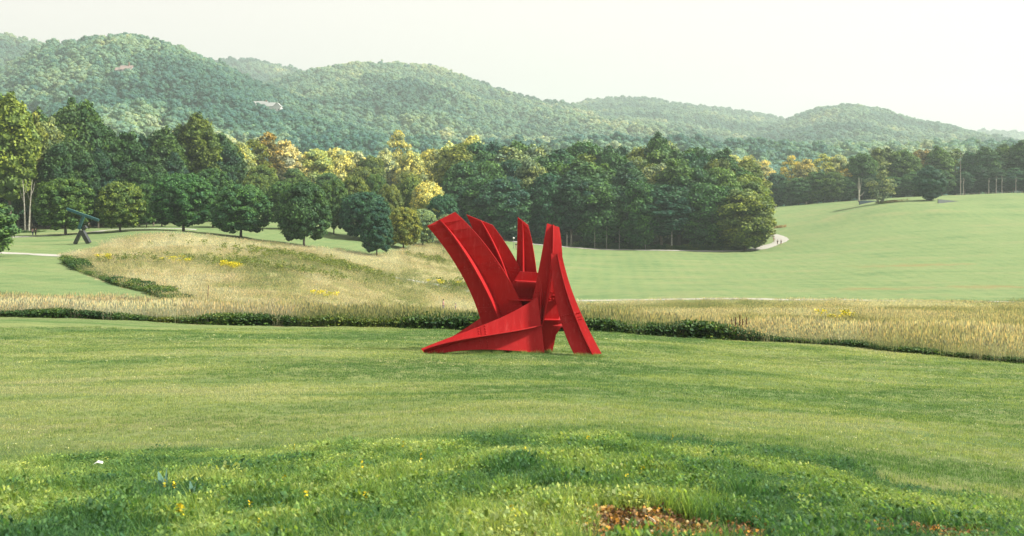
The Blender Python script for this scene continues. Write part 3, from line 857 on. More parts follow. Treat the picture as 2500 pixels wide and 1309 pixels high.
# ------------------------------------------------------------------ hills
HILLF = foliage('hill_forest', 'instance', [(0, (.060, .165, .135)), (.3, (.125, .245, .175)), (.6, (.21, .325, .215)), (.85, (.30, .38, .23)), (1, (.45, .47, .28))], trans=.3, lo=(.74, .80, .84), hi=(1.28, 1.24, 1.16), warm_c=(1.2, 1.12, .8))  # pale teal tones and soft contrast paint part of the distance haze
hill_soil = simple('forest_floor', (.020, .045, .026), .95, .05, .3, .02)
g = np.random.default_rng(21)
HV = []
for s in range(6):
    if s < 5:
        L = envelope_lobes(12, g, dome(5.8), 1.0, 11.5 + g.random() * 2, 1.9, 3.1, .2, .85)
        L += [(0, 0, 5, 4.4, 4.4, 4.2)]
        HV.append(lobed_crown(L, 9, 1.35, g, core=ICO2, core_s=.94))
    else:   # narrow pointed
        L = envelope_lobes(12, g, lambda t: 2.9 * (1 - t) ** .8 + .3, .5, 13, 1.0, 1.6, .1, 1.1) + [(0, 0, 4, 2.0, 2.0, 4)]
        HV.append(lobed_crown(L, 15, 1.0, g, core_s=.92))
def hill(name, sky_pts, dr, d0, z0, t0, spacing, px0, px1, label, spur=22, seed=0, curve=1.0, yel=0.0, hs=1.0):
    sx = [q[0] for q in sky_pts]; sy = [q[1] for q in sky_pts]
    ux = np.arange(px0, px1 + 1, 12.0)
    zr_u = pchip(sx, sy, ux)
    def surf(px, t):
        zr = (HY - np.interp(px, ux, zr_u)) / F * dr - 8.5
        d = d0 + (dr - d0) * t
        s = np.where(t <= 1, np.abs(t) ** curve, 1 - 1.1 * (t - 1) ** 1.2)
        X = (px - CX) / F * d
        n_ = (fbm(X * .0042 + seed, d * .0030 + seed * 2, 3) - .5) * 2
        w_ = np.clip(np.abs(t), 0, 1) * np.clip(1 - np.abs(t), 0, 1) * 4 * (t < 1)
        z = z0 + (zr - z0) * s + n_ * spur * w_ + (fbm(X * .02 + seed, d * .02, 2) - .5) * 7 * np.clip(t * 5, 0, 1) * np.clip((1.0 - t) * 8, .25, 1)
        return X, d, z
    tt = np.linspace(-.05, 1.35, 60)
    U, T = np.meshgrid(ux, tt, indexing='ij')
    X, D, Z = surf(U, T)
    nu, ntt = U.shape
    i2, j2 = np.meshgrid(np.arange(nu - 1), np.arange(ntt - 1), indexing='ij'); ix = (i2 * ntt + j2).ravel()
    me = mesh_np(name, np.stack([X, D, Z], -1).reshape(-1, 3), np.stack([ix, ix + ntt, ix + ntt + 1, ix + 1], -1), [hill_soil], smooth=True)
    ho = tag(link(name, me), kind='structure')
    dm = d0 + (dr - d0) * (t0 + 1.06) / 2
    nn = int((px1 - px0) / F * dm * (1.06 - t0) * (dr - d0) / spacing ** 2)
    # area-even sampling
    dl, dh = d0 + (dr - d0) * t0, d0 + (dr - d0) * 1.06
    d_ = np.sqrt(rng.random(nn) * (dh ** 2 - dl ** 2) + dl ** 2)
    px = px0 + (px1 - px0) * rng.random(nn); t_ = (d_ - d0) / (dr - d0)
    X, D, Z = surf(px, t_)
    tn = fbm(X * .006 + seed, D * .006, 4)
    tint = np.clip((tn - .5) * 2.3 + .36 + rng.normal(size=nn) * .12 + yel, 0, 1)
    tint = np.where(rng.random(nn) < .05, rng.random(nn) * .1, tint)
    s_ = hs * (.60 + .70 * rng.random(nn) ** 1.3)
    scl = np.stack([s_ * (.9 + .3 * rng.random(nn)), s_ * (.9 + .3 * rng.random(nn)), s_ * (.85 + .35 * rng.random(nn))], 1)
    pick = np.where(rng.random(nn) < .04, 5, rng.integers(0, 5, nn))
    scatter(name + '_forest', HV, [HILLF], np.stack([X, D, Z - 1.5], 1), scl, tint, pick, label=label, cat='forest')
    return surf
S1 = hill('wooded_hill', [(-800,240),(-400,225),(-150,190),(0,172),(70,128),(110,108),(200,94),(300,88),(370,98),(480,138),(560,165),(640,205),(760,246),(900,290),(1050,345),(1250,430),(1400,480)], 1480, 620, -24, 0.0, 9.2, -420, 1400,
     'forest covering the tall near hill at the upper left', 30, 3, .95)
S2 = hill('hill', [(-800,60),(-300,70),(0,82),(60,92),(130,122),(300,210),(500,300)], 2250, 1300, -10, .45, 12, -420, 500, 'forest on the rounded hill cut by the upper left corner', 20, 5, 1, 0, 1.15)
S3 = hill('hill', [(300,200),(450,160),(530,148),(600,146),(690,160),(760,182),(850,225),(1000,300)], 3100, 1900, 0, .55, 13, 300, 1000, 'forest on the pale far hill behind the saddle left of centre', 15, 7, 1, 0, 1.25)
S4 = hill('wooded_hill', [(400,330),(560,250),(650,205),(740,178),(850,160),(950,155),(1060,165),(1130,188),(1230,225),(1330,246),(1400,258),(1500,285),(1650,325),(1900,400)], 2350, 950, -26, .05, 11.0, 420, 1900,
     'forest covering the broad middle hill above the dark wood', 34, 11, .92, .04, 1.1)
S5 = hill('wooded_hill', [(1150,330),(1300,285),(1380,264),(1460,243),(1560,240),(1650,254),(1800,272),(1900,290),(2000,315),(2300,360),(2500,400)], 3100, 1300, -20, .25, 13, 1150, 2500,
     'forest on the long low hill right of centre', 24, 13, .95, .05, 1.2)
S6 = hill('wooded_hill', [(1500,400),(1700,345),(1850,312),(1920,294),(1960,280),(2010,264),(2070,260),(2140,267),(2210,290),(2300,308),(2380,325),(2450,340),(2550,362),(2800,400)], 2500, 1000, -26, .06, 11.0, 1500, 2800,
     'forest covering the domed hill at the right', 24, 17, .95, .05, 1.1)
S7 = hill('hill', [(2200,350),(2330,332),(2400,321),(2450,321),(2520,332),(2650,350),(2900,370)], 4000, 2800, -10, .6, 17, 2200, 2850, 'forest on the farthest faint hill at the right edge', 8, 19, 1, 0, 1.4)
S8 = hill('foothill', [(350,360),(600,330),(750,325),(900,335),(1050,345),(1200,352),(1350,350),(1500,340),(1700,345),(1900,352),(2100,358),(2300,352),(2500,356),(2900,360)], 950, 545, -25, .02, 9.0, 380, 2860,
     'dark forest on the low foothills just behind the yellow trees', 8, 23, 1, -.12, 1.0)

# ------------------------------------------------------------------ grasses
def blade_clump(n, g, h0, h1_, wd, spread, lean=.35, segs=2, head=0.0):
    V, T3, Q4, rn, cl = [], [], [], [], []
    nv = 0
    hv = []
    for i in range(n):
        a = g.random() * 6.283; rr_ = spread * math.sqrt(g.random()); x, y = math.cos(a) * rr_, math.sin(a) * rr_
        h_ = h0 + (h1_ - h0) * g.random(); th = g.random() * 6.283
        dx, dy = math.cos(th), math.sin(th); ln = lean * h_ * (.3 + g.random())
        la = g.random() * 6.283; lx, ly = math.cos(la) * ln, math.sin(la) * ln
        r_ = g.random(); c_ = g.random()
        for s in range(segs + 1):
            t = s / segs; ww = wd * (1 - t) ** .7 if s < segs else 0
            cx_, cy_, cz_ = x + lx * t * t, y + ly * t * t, h_ * t * (1 - .12 * t) - .02 * (s == 0)
            if s < segs:
                V += [(cx_ - dx * ww * .5, cy_ - dy * ww * .5, cz_), (cx_ + dx * ww * .5, cy_ + dy * ww * .5, cz_)]
            else: V.append((cx_, cy_, cz_))
        m = 2 * segs + 1
        for s in range(segs - 1): Q4.append((nv + 2*s, nv + 2*s + 1, nv + 2*s + 3, nv + 2*s + 2))
        T3.append((nv + 2*segs - 2, nv + 2*segs - 1, nv + 2*segs))
        rn += [r_] * m; cl += [c_ * .8] * m; nv += m
        if head and g.random() < head:   # seed head: slim diamond round the tip
            tip = np.array(V[-1]); L_ = h_ * .16; w2 = wd * 1.7
            for (ax, ay) in ((dx, dy), (-dy, dx)):
                V += [tuple(tip - [0, 0, L_ * .6]), tuple(tip + [ax * w2, ay * w2, 0]), tuple(tip + [lx * .1, ly * .1, L_ * .7]), tuple(tip - [ax * w2, ay * w2, 0])]
                hv.append((nv, nv + 1, nv + 2, nv + 3)); rn += [r_] * 4; cl += [c_] * 4; nv += 4
    fs = [np.array(T3)]
    mi = [0]
    if Q4: fs.append(np.array(Q4)); mi.append(0)
    if hv: fs.append(np.array(hv)); mi.append(1)
    return np.array(V), fs, np.array(rn), np.array(cl), mi
def leaf_clump(n, g, h_, rad, ls):
    p = np.stack([g.normal(size=n) * rad * .5, g.normal(size=n) * rad * .5, g.random(n) ** .8 * h_], 1)
    nm = rand_dirs(n, g) * .8 + [0, 0, .9]; nm /= np.linalg.norm(nm, axis=1, keepdims=True)
    v = leaf_quads(p, nm, ls * (.6 + .8 * g.random(n)), g)
    f = np.arange(n)[:, None] * 4 + np.arange(4)
    return v, [f], np.repeat(g.random(n), 4), np.repeat(g.random(n), 4), [0]
GR_ROUGH = foliage('rough_grass', 'instance', [(0, (.060, .140, .058)), (.4, (.150, .245, .070)), (.75, (.265, .335, .095)), (1, (.34, .38, .14))], trans=.45, warm_c=(1.15, 1.1, .85))
GR_LAWN = foliage('mown_grass', 'instance', [(0, (.105, .185, .070)), (.3, (.185, .255, .090)), (.55, (.275, .315, .130)), (.8, (.36, .38, .150)), (1, (.42, .40, .25))], trans=.45, warm_c=(1.12, 1.08, .9))
GR_TALL = foliage('tall_meadow_grass', 'instance', [(0, (.17, .23, .10)), (.25, (.29, .32, .16)), (.5, (.41, .39, .24)), (.75, (.49, .43, .31)), (1, (.55, .50, .41))], trans=.4, rough=.9, warm_c=(1.06, 1.0, .96))
GR_HEAD = foliage('seed_heads', 'instance', [(0, (.30, .29, .18)), (.4, (.46, .40, .29)), (.8, (.52, .43, .36)), (1, (.57, .52, .45))], trans=.4, rough=.9, warm_c=(1.06, 1.0, .96))
WEED = foliage('weeds', 'instance', [(0, (.025, .065, .025)), (.5, (.055, .110, .032)), (1, (.14, .17, .045))], trans=.3)
g = np.random.default_rng(5)
S0X = 0.0

def fan(n, d0, d1, amax=31.0, power=1.0):
    """random ground points, evenly by area when power = 2"""
    a = R(amax) * (2 * rng.random(n) - 1)
    u = rng.random(n)
    if power == 0: r_ = np.exp(math.log(d0) + u * (math.log(d1) - math.log(d0)))
    else: r_ = (d0 ** power + u * (d1 ** power - d0 ** power)) ** (1 / power)
    return np.sin(a) * r_, np.cos(a) * r_

# rough grass in the foreground
X, Y = fan(34000, 3.6, 17.0, 36, 1.6)
rm = rough_mask(X, Y); bm_ = bare_amt(X, Y)
kp = (rng.random(len(X)) < rm) & (rng.random(len(X)) > bm_ * 1.5)
X, Y = X[kp], Y[kp]; n = len(X)
tn = fbm(X * .9 + 4, Y * .9, 3)
edge = np.clip((rough_limit(X, Y) - Y) / 4, 0.15, 1)
hn = (0.25 + 1.6 * fbm(X * 2.3 + 9, Y * 2.3 + 2, 3) ** 1.3) * (.55 + .6 * edge)
tint = np.clip((tn - .5) * 2.6 + .42 + rng.normal(size=n) * .20 + np.where(CX + F * X / Y > 1450, -.12, .10), 0, 1)
var = [blade_clump(26, g, .06, .17, .0075, .11, .7, 3) for _ in range(5)] + [blade_clump(12, g, .07, .15, .016, .09, 1.0, 3), leaf_clump(44, g, .12, .12, .028)]
pick = rng.choice(7, n, p=[.14, .14, .14, .14, .13, .11, .20])
s_ = hn * (.8 + .5 * rng.random(n))
scatter('rough_grass', var, [GR_ROUGH], np.stack([X, Y, H(X, Y) - .01], 1), np.stack([np.ones(n), np.ones(n), s_], 1) * (.85 + .4 * rng.random((n, 1))), tint, pick,
        label='rough unmown green grass on the knoll in the foreground', cat='grass')
# mown lawn
X, Y = fan(60000, 9.0, 53.0, 31, 0.9)
rm = rough_mask(X, Y)
kp = (rng.random(len(X)) > rm) & (inside(X, Y + .8, MP) == False)
X, Y = X[kp], Y[kp]; n = len(X)
tn = fbm(X * .16 + 4, Y * .42, 4); t2 = fbm(X * .5 + 14, Y * 1.4, 3)
t4 = fbm(X * .09 + 30, Y * .16 + 11, 4); tint = np.clip((tn - .5) * 1.5 + (t4 - .5) * 2.4 + (t2 - .5) * 1.1 + .47 + rng.normal(size=n) * .19, 0, 1)
var = [blade_clump(26, g, .025, .060, .007, .16, .7, 2) for _ in range(6)]
ds = np.clip(Y / 22, .8, 2.0)
scatter('mown_grass', var, [GR_LAWN], np.stack([X, Y, H(X, Y) - .008], 1), np.stack([ds, ds, .75 + .5 * rng.random(n) * np.sqrt(ds)], 1), tint, rng.integers(0, 6, n),
        label='short mown lawn grass around the red sculpture', cat='grass')
# uncut tufts where the mower cannot reach, round the feet of the sculpture
bx, by = [], []
for x0, y0, x1, y1, k_ in [(-.95, .2, 1.1, -.2, 150), (-3.2, -1.5, 1.2, -1.0, 90), (.2, -.45, 1.5, -.25, 80), (2.3, -1.4, 3.3, -1.3, 70), (-2.8, .1, .2, 0, 90)]:
    t_ = rng.random(k_); bx.append(S0X + x0 + (x1 - x0) * t_ + rng.normal(size=k_) * .05); by.append(38.5 + y0 + (y1 - y0) * t_ + rng.normal(size=k_) * .10)
X, Y = np.concatenate(bx), np.concatenate(by); n = len(X)
scatter('uncut_tufts', [blade_clump(26, g, .05, .16, .009, .10, .5, 2) for _ in range(4)], [GR_LAWN], np.stack([X, Y, H(X, Y) - .01], 1), np.stack([np.ones(n)] * 2 + [.6 + .8 * rng.random(n)], 1), .2 + .5 * rng.random(n), rng.integers(0, 4, n),
        label='taller uncut grass tufts round the feet of the red sculpture', cat='grass')
# meadow
def meadow_pts(n, d0, d1, p=2.0, amax=33):
    X, Y = fan(n, d0, d1, amax, p); kp = meadow_mask(X, Y); return X[kp], Y[kp]
Xa, Ya = meadow_pts(26000, 36, 80)
Xb, Yb = meadow_pts(62000, 78, 285, 1.5)
X, Y = np.concatenate([Xa, Xb]), np.concatenate([Ya, Yb]); n = len(X)
tn = fbm(X * .035 + 2, Y * .05 + 7, 4); t2 = fbm(X * .2, Y * .2, 3); t3 = fbm(X * .06 + 50, Y * .06 + 20, 3)
tint = np.clip((tn - .5) * 2.8 + (t2 - .5) * 1.3 + .55 + rng.normal(size=n) * .10 - np.clip((t3 - .6) * 5, 0, .6), 0, 1)
var = [blade_clump(34, g, .35, .95, .013, .46, .42, 2, .6) for _ in range(7)]
far = np.clip(Y / 110, .8, 1.7)
hh = (.30 + 1.25 * fbm(X * .16, Y * .16 + 30, 4)) * np.where(Y < 80, 1.0, .85)
scatter('meadow_grass', var, [GR_TALL, GR_HEAD], np.stack([X, Y, H(X, Y) - .03], 1), np.stack([far, far, hh * (.8 + .4 * rng.random(n))], 1), tint, rng.integers(0, 7, n),
        label='tall tawny meadow grass with seed heads beyond the mown lawn', cat='tall grass')
# dark weedy fringe along the mown edge
def along(poly, n, spread, off):
    P_ = np.array(poly_world(poly)); seg = np.hypot(*np.diff(P_, axis=0).T); cs = np.concatenate([[0], np.cumsum(seg)])
    s = rng.random(n) * cs[-1]; i = np.clip(np.searchsorted(cs, s) - 1, 0, len(seg) - 1); f = ((s - cs[i]) / seg[i])[:, None]
    p = P_[i] * (1 - f) + P_[i + 1] * f; dv = (P_[i + 1] - P_[i]) / seg[i][:, None]; nv_ = np.stack([-dv[:, 1], dv[:, 0]], 1)
    q = p + nv_ * (off + spread * (rng.random((n, 1)) - .5)); return q[:, 0], q[:, 1], s
ES = []
for a_, b_ in zip(EDGE[:-1], EDGE[1:]):
    for t in np.linspace(0, 1, 8, endpoint=False): ES.append((a_[0] + (b_[0] - a_[0]) * t, a_[1] + (b_[1] - a_[1]) * t))
X1, Y1, s1 = along(ES, 8000, 2.2, .95)
TONG = [(152,149),(163,141),(190,133),(230,126),(300,116),(370,106),(430,93)]
X2, Y2, s2 = along(TONG, 1900, 2.0, .8)
X3, Y3, s3 = along([(1130,303.5),(1300,304.5),(1500,304.5),(1700,303.5),(1790,304.5),(1840,310)], 2600, 4, 3.5)
X4, Y4, s4 = along([(-100,231),(60,232),(100,231)], 400, 4, 0)
X, Y = np.concatenate([X1, X2, X3, X4]), np.concatenate([Y1, Y2, Y3, Y4]); n = len(X)
pxs = CX + F * X / Y
amt = fbm(X * .22 + 8, Y * .22 + 4, 3)
sc_ = np.where(Y < 60, np.interp(pxs, [0, 300, 1000, 1500, 1820, 1900, 2100, 2500], [.85, .8, .95, 1.15, 1.05, .55, .42, .5]), 1.0) * (.12 + 1.75 * amt ** 1.25)
sc_ = np.where(Y > 250, 2.6 * sc_, sc_); sc_ = np.where((Y > 80) & (Y < 200), 1.15 * sc_, sc_)
tint = np.clip((fbm(X * .4, Y * .4, 3) - .5) * 1.6 + .35 + rng.normal(size=n) * .15, 0, 1)
var = [leaf_clump(46, g, .62, .42, .15) for _ in range(4)] + [blade_clump(16, g, .4, .8, .03, .3, .5, 2)]
wide = np.clip(sc_, .7, 2.4)
scatter('weedy_fringe', var, [WEED], np.stack([X, Y, H(X, Y)], 1), np.stack([wide, wide, sc_], 1), tint, rng.choice(5, n, p=[.22, .22, .22, .22, .12]),
        label='dark green weeds growing along the edge of the mown lawn', cat='weeds')
# low green scrub patches inside the meadow
n0 = 2600
X = np.empty(0); Y = np.empty(0)
for px, py, k_, sx, sy in [(650,655,150,14,3),(760,640,170,12,4),(860,662,90,10,3),(1080,640,60,9,4),(300,640,40,8,3),(1120,700,60,5,3),(720,628,90,16,3)]:
    q = hit(px, py, 90)
    X = np.append(X, q.x + rng.normal(size=k_) * sx * .5); Y = np.append(Y, q.y + rng.normal(size=k_) * sy)
k_ = meadow_mask(X, Y); X, Y = X[k_], Y[k_]; n = len(X)
scatter('scrub_patches', var, [WEED], np.stack([X, Y, H(X, Y)], 1), np.stack([1.3 + 0 * X, 1.3 + 0 * X, 1.35 + .6 * rng.random(n)], 1), np.full(n, .85) + .15 * rng.random(n), rng.choice(5, n),
        label='low grey-green scrub growing among the meadow grass', cat='scrub')
# goldenrod
GOLD = foliage('goldenrod', 'instance', [(0, (.30, .28, .02)), (1, (.62, .50, .02))], trans=.2)
X = np.empty(0); Y = np.empty(0)
for px, py, k_, sx, sy in [(563,664,34,.7,.9),(440,652,9,1.6,1),(1140,662,22,.8,1.2),(780,737,7,1.0,1),(1060,700,8,1.6,1.2),(250,646,6,2,1),(1090,585,20,4,2),(2040,805,6,.6,.3)]:
    q = hit(px, py, 60); X = np.append(X, q.x + rng.normal(size=k_) * sx); Y = np.append(Y, q.y + rng.normal(size=k_) * sy)
n = len(X)
gv_ = [leaf_clump(60, g, .35, .35, .10) for _ in range(3)]
gv_ = [(v + [0, 0, .75], f, r_, c_, m) for v, f, r_, c_, m in gv_]
scatter('goldenrod_patches', gv_ , [GOLD], np.stack([X, Y, H(X, Y)], 1), np.ones((n, 3)) * (.9 + .5 * rng.random((n, 1))), rng.random(n), rng.integers(0, 3, n),
        label='yellow goldenrod flowers in small patches among the meadow grass', cat='wildflowers')

# foreground details: brown and orange leaves, twigs on the bare patch
LIT = foliage('fallen_leaves', 'instance', [(0, (.05, .03, .02)), (.45, (.13, .07, .04)), (.68, (.26, .14, .06)), (.84, (.42, .21, .04)), (1, (.38, .34, .27))], trans=.2)
X, Y = [], []
for px, d, rx, ry in BARE + [(1450, 9.0, .35, .2)]:
    m = int(560 * rx * ry) + 30
    X.append((px - CX) / F * d + rng.normal(size=m) * rx * .55); Y.append(d + rng.normal(size=m) * ry * .55)
X, Y = np.concatenate(X), np.concatenate(Y); n = len(X)
lv = [leaf_clump(7, g, .04, .07, .032) for _ in range(5)]
scatter('fallen_leaves', lv, [LIT], np.stack([X, Y, H(X, Y) + .01], 1), np.ones((n, 3)) * (.6 + .7 * rng.random((n, 1))), rng.random(n), rng.integers(0, 5, n),
        label='brown and orange leaf litter on the bare patch at the bottom of the picture', cat='leaf litter')
FLW = foliage('yellow_flowers', 'instance', [(0, (.55, .42, .02)), (1, (.75, .55, .03))], trans=.2)
X, Y = fan(34, 7.5, 14, 29, 1); kp = (CX + F * X / Y > 400) & (CX + F * X / Y < 1750); X, Y = X[kp], Y[kp]
q = at(425, 8.2); X = np.append(X, q.x + rng.normal(size=5) * .05); Y = np.append(Y, q.y + rng.normal(size=5) * .04); n = len(X)
scatter('yellow_flowers', [(v + [0, 0, .12], f, r_, c_, m) for v, f, r_, c_, m in [leaf_clump(6, g, .08, .025, .028) for _ in range(3)]], [FLW], np.stack([X, Y, H(X, Y)], 1), np.ones((n, 3)), rng.random(n), rng.integers(0, 3, n),
        label='tiny yellow wildflowers dotted through the rough foreground grass', cat='wildflowers')
CLV = foliage('white_clover', 'instance', [(0, (.45, .48, .40)), (1, (.62, .64, .56))], trans=.1)
X, Y = fan(2600, 15, 48, 29, 1.4); kp = fbm(X * .15 + 3, Y * .3, 3) > .54; X, Y = X[kp], Y[kp]; n = len(X)
scatter('clover_heads', [(v + [0, 0, .04], f, r_, c_, m) for v, f, r_, c_, m in [leaf_clump(4, g, .015, .06, .022)]], [CLV], np.stack([X, Y, H(X, Y)], 1), np.ones((n, 3)) * np.clip(Y / 30, .7, 1.4)[:, None], rng.random(n), np.zeros(n),
        label='pale clover heads speckling the mown lawn', cat='clover')
twig_m = simple('twig_wood', (.45, .37, .27), .7, .3)
for i, (px, d, a, L_) in enumerate([(1524, 8.45, -.9, .17), (1582, 8.5, -1.1, .12)]):
    p = at(px, d); me = tubes_mesh('twig', [([(0, 0, .07), (L_ * .5, 0, .085), (L_, .01, .06)], [.008, .007, .003])], twig_m)
    o = link('twig', me, None, p); o.rotation_euler = (0, .25, a)
    tag(o, 'dry pale twig lying on the bare leafy patch, ' + ('the longer left one' if i == 0 else 'the shorter right one'), 'twig', 'twigs on the bare patch')
# blue-green broad leaved plants at lower left
BG = simple('blue_green_leaf', (.075, .15, .115), .8, .1)
def big_leaf_plant(p, n, s, label):
    t = empty('leafy_plant', p, 0, label, 'plant', 'blue-green leafy plants in the near grass')
    for i in range(n):
        a = i * 2.4; L_ = s * (.7 + .5 * random.random()); wv = L_ * .11; up = .6 + .35 * random.random()
        V, Fc = [], []
        for k_ in range(6):
            q = k_ / 5; ww = wv * math.sin(math.pi * min(.95, .15 + q * .85)) ; x = L_ * (1 - up) * q * 1.2; z = L_ * up * q * (1.25 - .3 * q)
            V += [(x, -ww, z + .2 * ww), (x, 0, z), (x, ww, z + .2 * ww)]
            if k_: b = 3 * k_; Fc += [(b - 3, b - 2, b + 1, b), (b - 2, b - 1, b + 2, b + 1)]
        o = link('leaf', mesh_np('leaf', V, np.array(Fc), [BG], smooth=True), t); o.rotation_euler = (0, 0, a)
for (px, d, n, s, lab) in [(400, 10.4, 6, .26, 'blue-green leafy plant standing tallest in the rough grass at lower left'),
                           (470, 9.9, 4, .20, 'blue-green leafy plant just right of the tallest one at lower left'),
                           (550, 8.8, 4, .17, 'short blue-green plant, farthest right of the three at lower left')]:
    big_leaf_plant(at(px, d), n, s, lab)

# ------------------------------------------------------------------ small things in the meadow
dark_stem = simple('dry_brown_stem', (.10, .045, .03), .8, .1)
for i, px in enumerate([1789, 1797, 1806, 1812, 1820]):
    p = at(px, 50.6 + .3 * (i % 2)); hh_ = 1.0 + .1 * (i % 3)
    t = empty('dock_stalk', p, 0, 'dry brown seed stalk in the fringe near the red sculpture, ' + ORD[i], 'plant', 'dark seed stalks in the fringe')
    link('stem', tubes_mesh('stem', [([(0, 0, 0), (.03 * (i - 2), 0, hh_)], [.012, .008])], dark_stem), t)
    bm = bmesh.new()
    for k_ in range(16):
        q = k_ / 15; bmesh.ops.create_icosphere(bm, subdivisions=1, radius=.035 * (1.1 - .5 * q), matrix=Matrix.Translation((.03 * (i - 2) * (.55 + .45 * q) + random.uniform(-.015, .015), random.uniform(-.02, .02), hh_ * (.6 + .4 * q))) @ Matrix.Diagonal((1, 1, 1.5, 1)))
    me = bpy.data.meshes.new('seed_head'); bm.to_mesh(me); bm.free(); me.materials.append(dark_stem); link('seed_head', me, t)
p = hit(507, 738, 60); o = link('marker_post', tubes_mesh('marker_post', [([(0, 0, -.2), (.06, 0, 1.6), (.06, 0, 1.62)], [.045, .04, .0])], simple('weathered_wood', (.12, .08, .055), .9, .1)), None, p)
tag(o, 'thin weathered wooden post leaning in the meadow left of the red sculpture', 'post')
# rusty reed clump on the grassy hill
q = hit(1905, 556, 250)
X = q.x + rng.normal(size=26) * 1.0; Y = q.y + rng.normal(size=26) * .6
RST = foliage('rusty_reeds', 'instance', [(0, (.34, .20, .10)), (1, (.46, .32, .20))], trans=.2)
scatter('reed_clump', [blade_clump(22, g, .8, 1.3, .05, .35, .3, 2)], [RST], np.stack([X, Y, H(X, Y)], 1), np.ones((26, 3)), rng.random(26), np.zeros(26), label='rust-coloured reed clump alone on the green field right of the wood', cat='reeds')
# rusty low brush beside the stemmed tree
q0 = at(2172, ps.y - 1)
X = q0.x + rng.normal(size=60) * 2.4; Y = q0.y + rng.normal(size=60) * 1.3
scatter('low_brush', [leaf_clump(60, g, .9, .8, .22)], [foliage('rust_brush', 'instance', [(0, (.10, .12, .05)), (1, (.30, .19, .12))])], np.stack([X, Y, H(X, Y)], 1), np.ones((60, 3)), np.clip((X - q0.x + 3) / 6, 0, 1), np.zeros(60), label='low green and rusty brush at the foot of the many-stemmed tree', cat='brush')

# ------------------------------------------------------------------ plates
def plate(pts, thick, name, mat, parent, nrm=None, loc=(0, 0, 0)):
    """flat (or gently bent) steel plate from an outline of 3-D points, bevelled"""
    P_ = [Vector(p) for p in pts]
    if nrm is None:
        nrm = Vector((0, 0, 0))
        for i in range(len(P_)): nrm += P_[i].cross(P_[(i + 1) % len(P_)])
    nrm = Vector(nrm).normalized()
    bm = bmesh.new()
    a = [bm.verts.new(p + nrm * thick / 2) for p in P_]; b = [bm.verts.new(p - nrm * thick / 2) for p in P_]
    n = len(P_)
    bm.faces.new(a); bm.faces.new(list(reversed(b)))
    for i in range(n): bm.faces.new((a[i], b[i], b[(i + 1) % n], a[(i + 1) % n]))
    bmesh.ops.recalc_face_normals(bm, faces=bm.faces)
    me = bpy.data.meshes.new(name); bm.to_mesh(me); bm.free(); me.materials.append(mat)
    return link(name, me, parent)
def ribbon(A_, B_, thick, name, mat, parent):
    """bent plate between two edge curves A_ and B_ (lists of points of equal length)"""
    A_ = [Vector(p) for p in A_]; B_ = [Vector(p) for p in B_]; n = len(A_)
    V, Fc = [], []
    for i in range(n):
        t = (A_[min(i + 1, n - 1)] - A_[max(i - 1, 0)]); nm = t.cross(B_[i] - A_[i])
        if nm.length < 1e-6: nm = Vector((0, 1, 0))
        nm.normalize(); h_ = nm * thick / 2
        V += [A_[i] + h_, B_[i] + h_, B_[i] - h_, A_[i] - h_]
        if i:
            o = 4 * i
            for k_ in range(4): k2_ = (k_ + 1) % 4; Fc.append((o - 4 + k_, o - 4 + k2_, o + k2_, o + k_))
    e = 4 * (n - 1); Fc += [(0, 3, 2, 1), (e, e + 1, e + 2, e + 3)]
    me = mesh_np(name, [v[:] for v in V], np.array(Fc), [mat])
    bm = bmesh.new(); bm.from_mesh(me); bmesh.ops.recalc_face_normals(bm, faces=bm.faces); bm.to_mesh(me); bm.free()
    return link(name, me, parent)

red, nt, out = newmat('red_steel_paint')
tc = N(nt, 'ShaderNodeTexCoord')
n1 = noise(nt, tc.outputs['Object'], 1.2, 6, .65); n2 = noise(nt, mapping(nt, tc.outputs['Object'], (9, 9, 1.2)), 1.0, 5, .7)
n3 = noise(nt, tc.outputs['Object'], 40, 4, .7)
c = mixc(nt, fac(nt, n1, .3, .7), (.30, .005, .008), (.37, .009, .011))
c = mixc(nt, fac(nt, n2, .54, .80), c, (.42, .040, .040))
c = mixc(nt, fac(nt, n2, .34, .20), c, (.22, .005, .008))
c = mixc(nt, fac(nt, n3, .70, .78), c, (.42, .05, .045))
pr = prin(nt, out, c, .62, .18, bump(nt, n3, .15, .01))

# ---- the big red steel sculpture (an own, plain composition of folded plates)
S0 = at(1250, 38.5)
scu = empty('red_steel_sculpture', (S0.x, S0.y, S0.z - .03), 0, 'large bright red abstract steel sculpture of leaning curved plates on the mown lawn', 'sculpture')
def curve(P_, n=9):
    P_ = [Vector(p) for p in P_]; o = []
    for i in range(n):
        t = i / (n - 1)
        if len(P_) == 3: o.append(P_[0] * (1 - t) ** 2 + P_[1] * 2 * t * (1 - t) + P_[2] * t * t)
        else: o.append(P_[0] * (1 - t) ** 3 + P_[1] * 3 * t * (1 - t) ** 2 + P_[2] * 3 * t * t * (1 - t) + P_[3] * t ** 3)
    return o
def fin(left, right, rib_at=.5, rib_d=.34, a=0.0, thick=.045):
    """thin curved plate between two edges with one rib standing along its face"""
    l, r_ = curve(left, 15), curve(right, 15)
    ribbon(l, r_, thick, 'plate', red, scu)
    m_ = [p.lerp(q, rib_at) for p, q in zip(l, r_)]; o = []
    for i, p in enumerate(m_):
        t = m_[min(i + 1, 14)] - m_[max(i - 1, 0)]; nm = t.cross(r_[i] - l[i])
        if nm.length < 1e-6: nm = Vector((0, -1, 0))
        nm.normalize()
        if nm.y > 0: nm = -nm
        o.append(nm)
    m0 = [p + n_ * .024 for p, n_ in zip(m_, o)]
    m1 = [p + n_ * (.03 + rib_d * (.25 + .75 * math.sin(math.pi * min(1, .12 + i / 16)))) for i, (p, n_) in enumerate(zip(m_, o))]
    ribbon(m0, m1, .04, 'rib', red, scu)
    return l, r_
G0 = 0.0
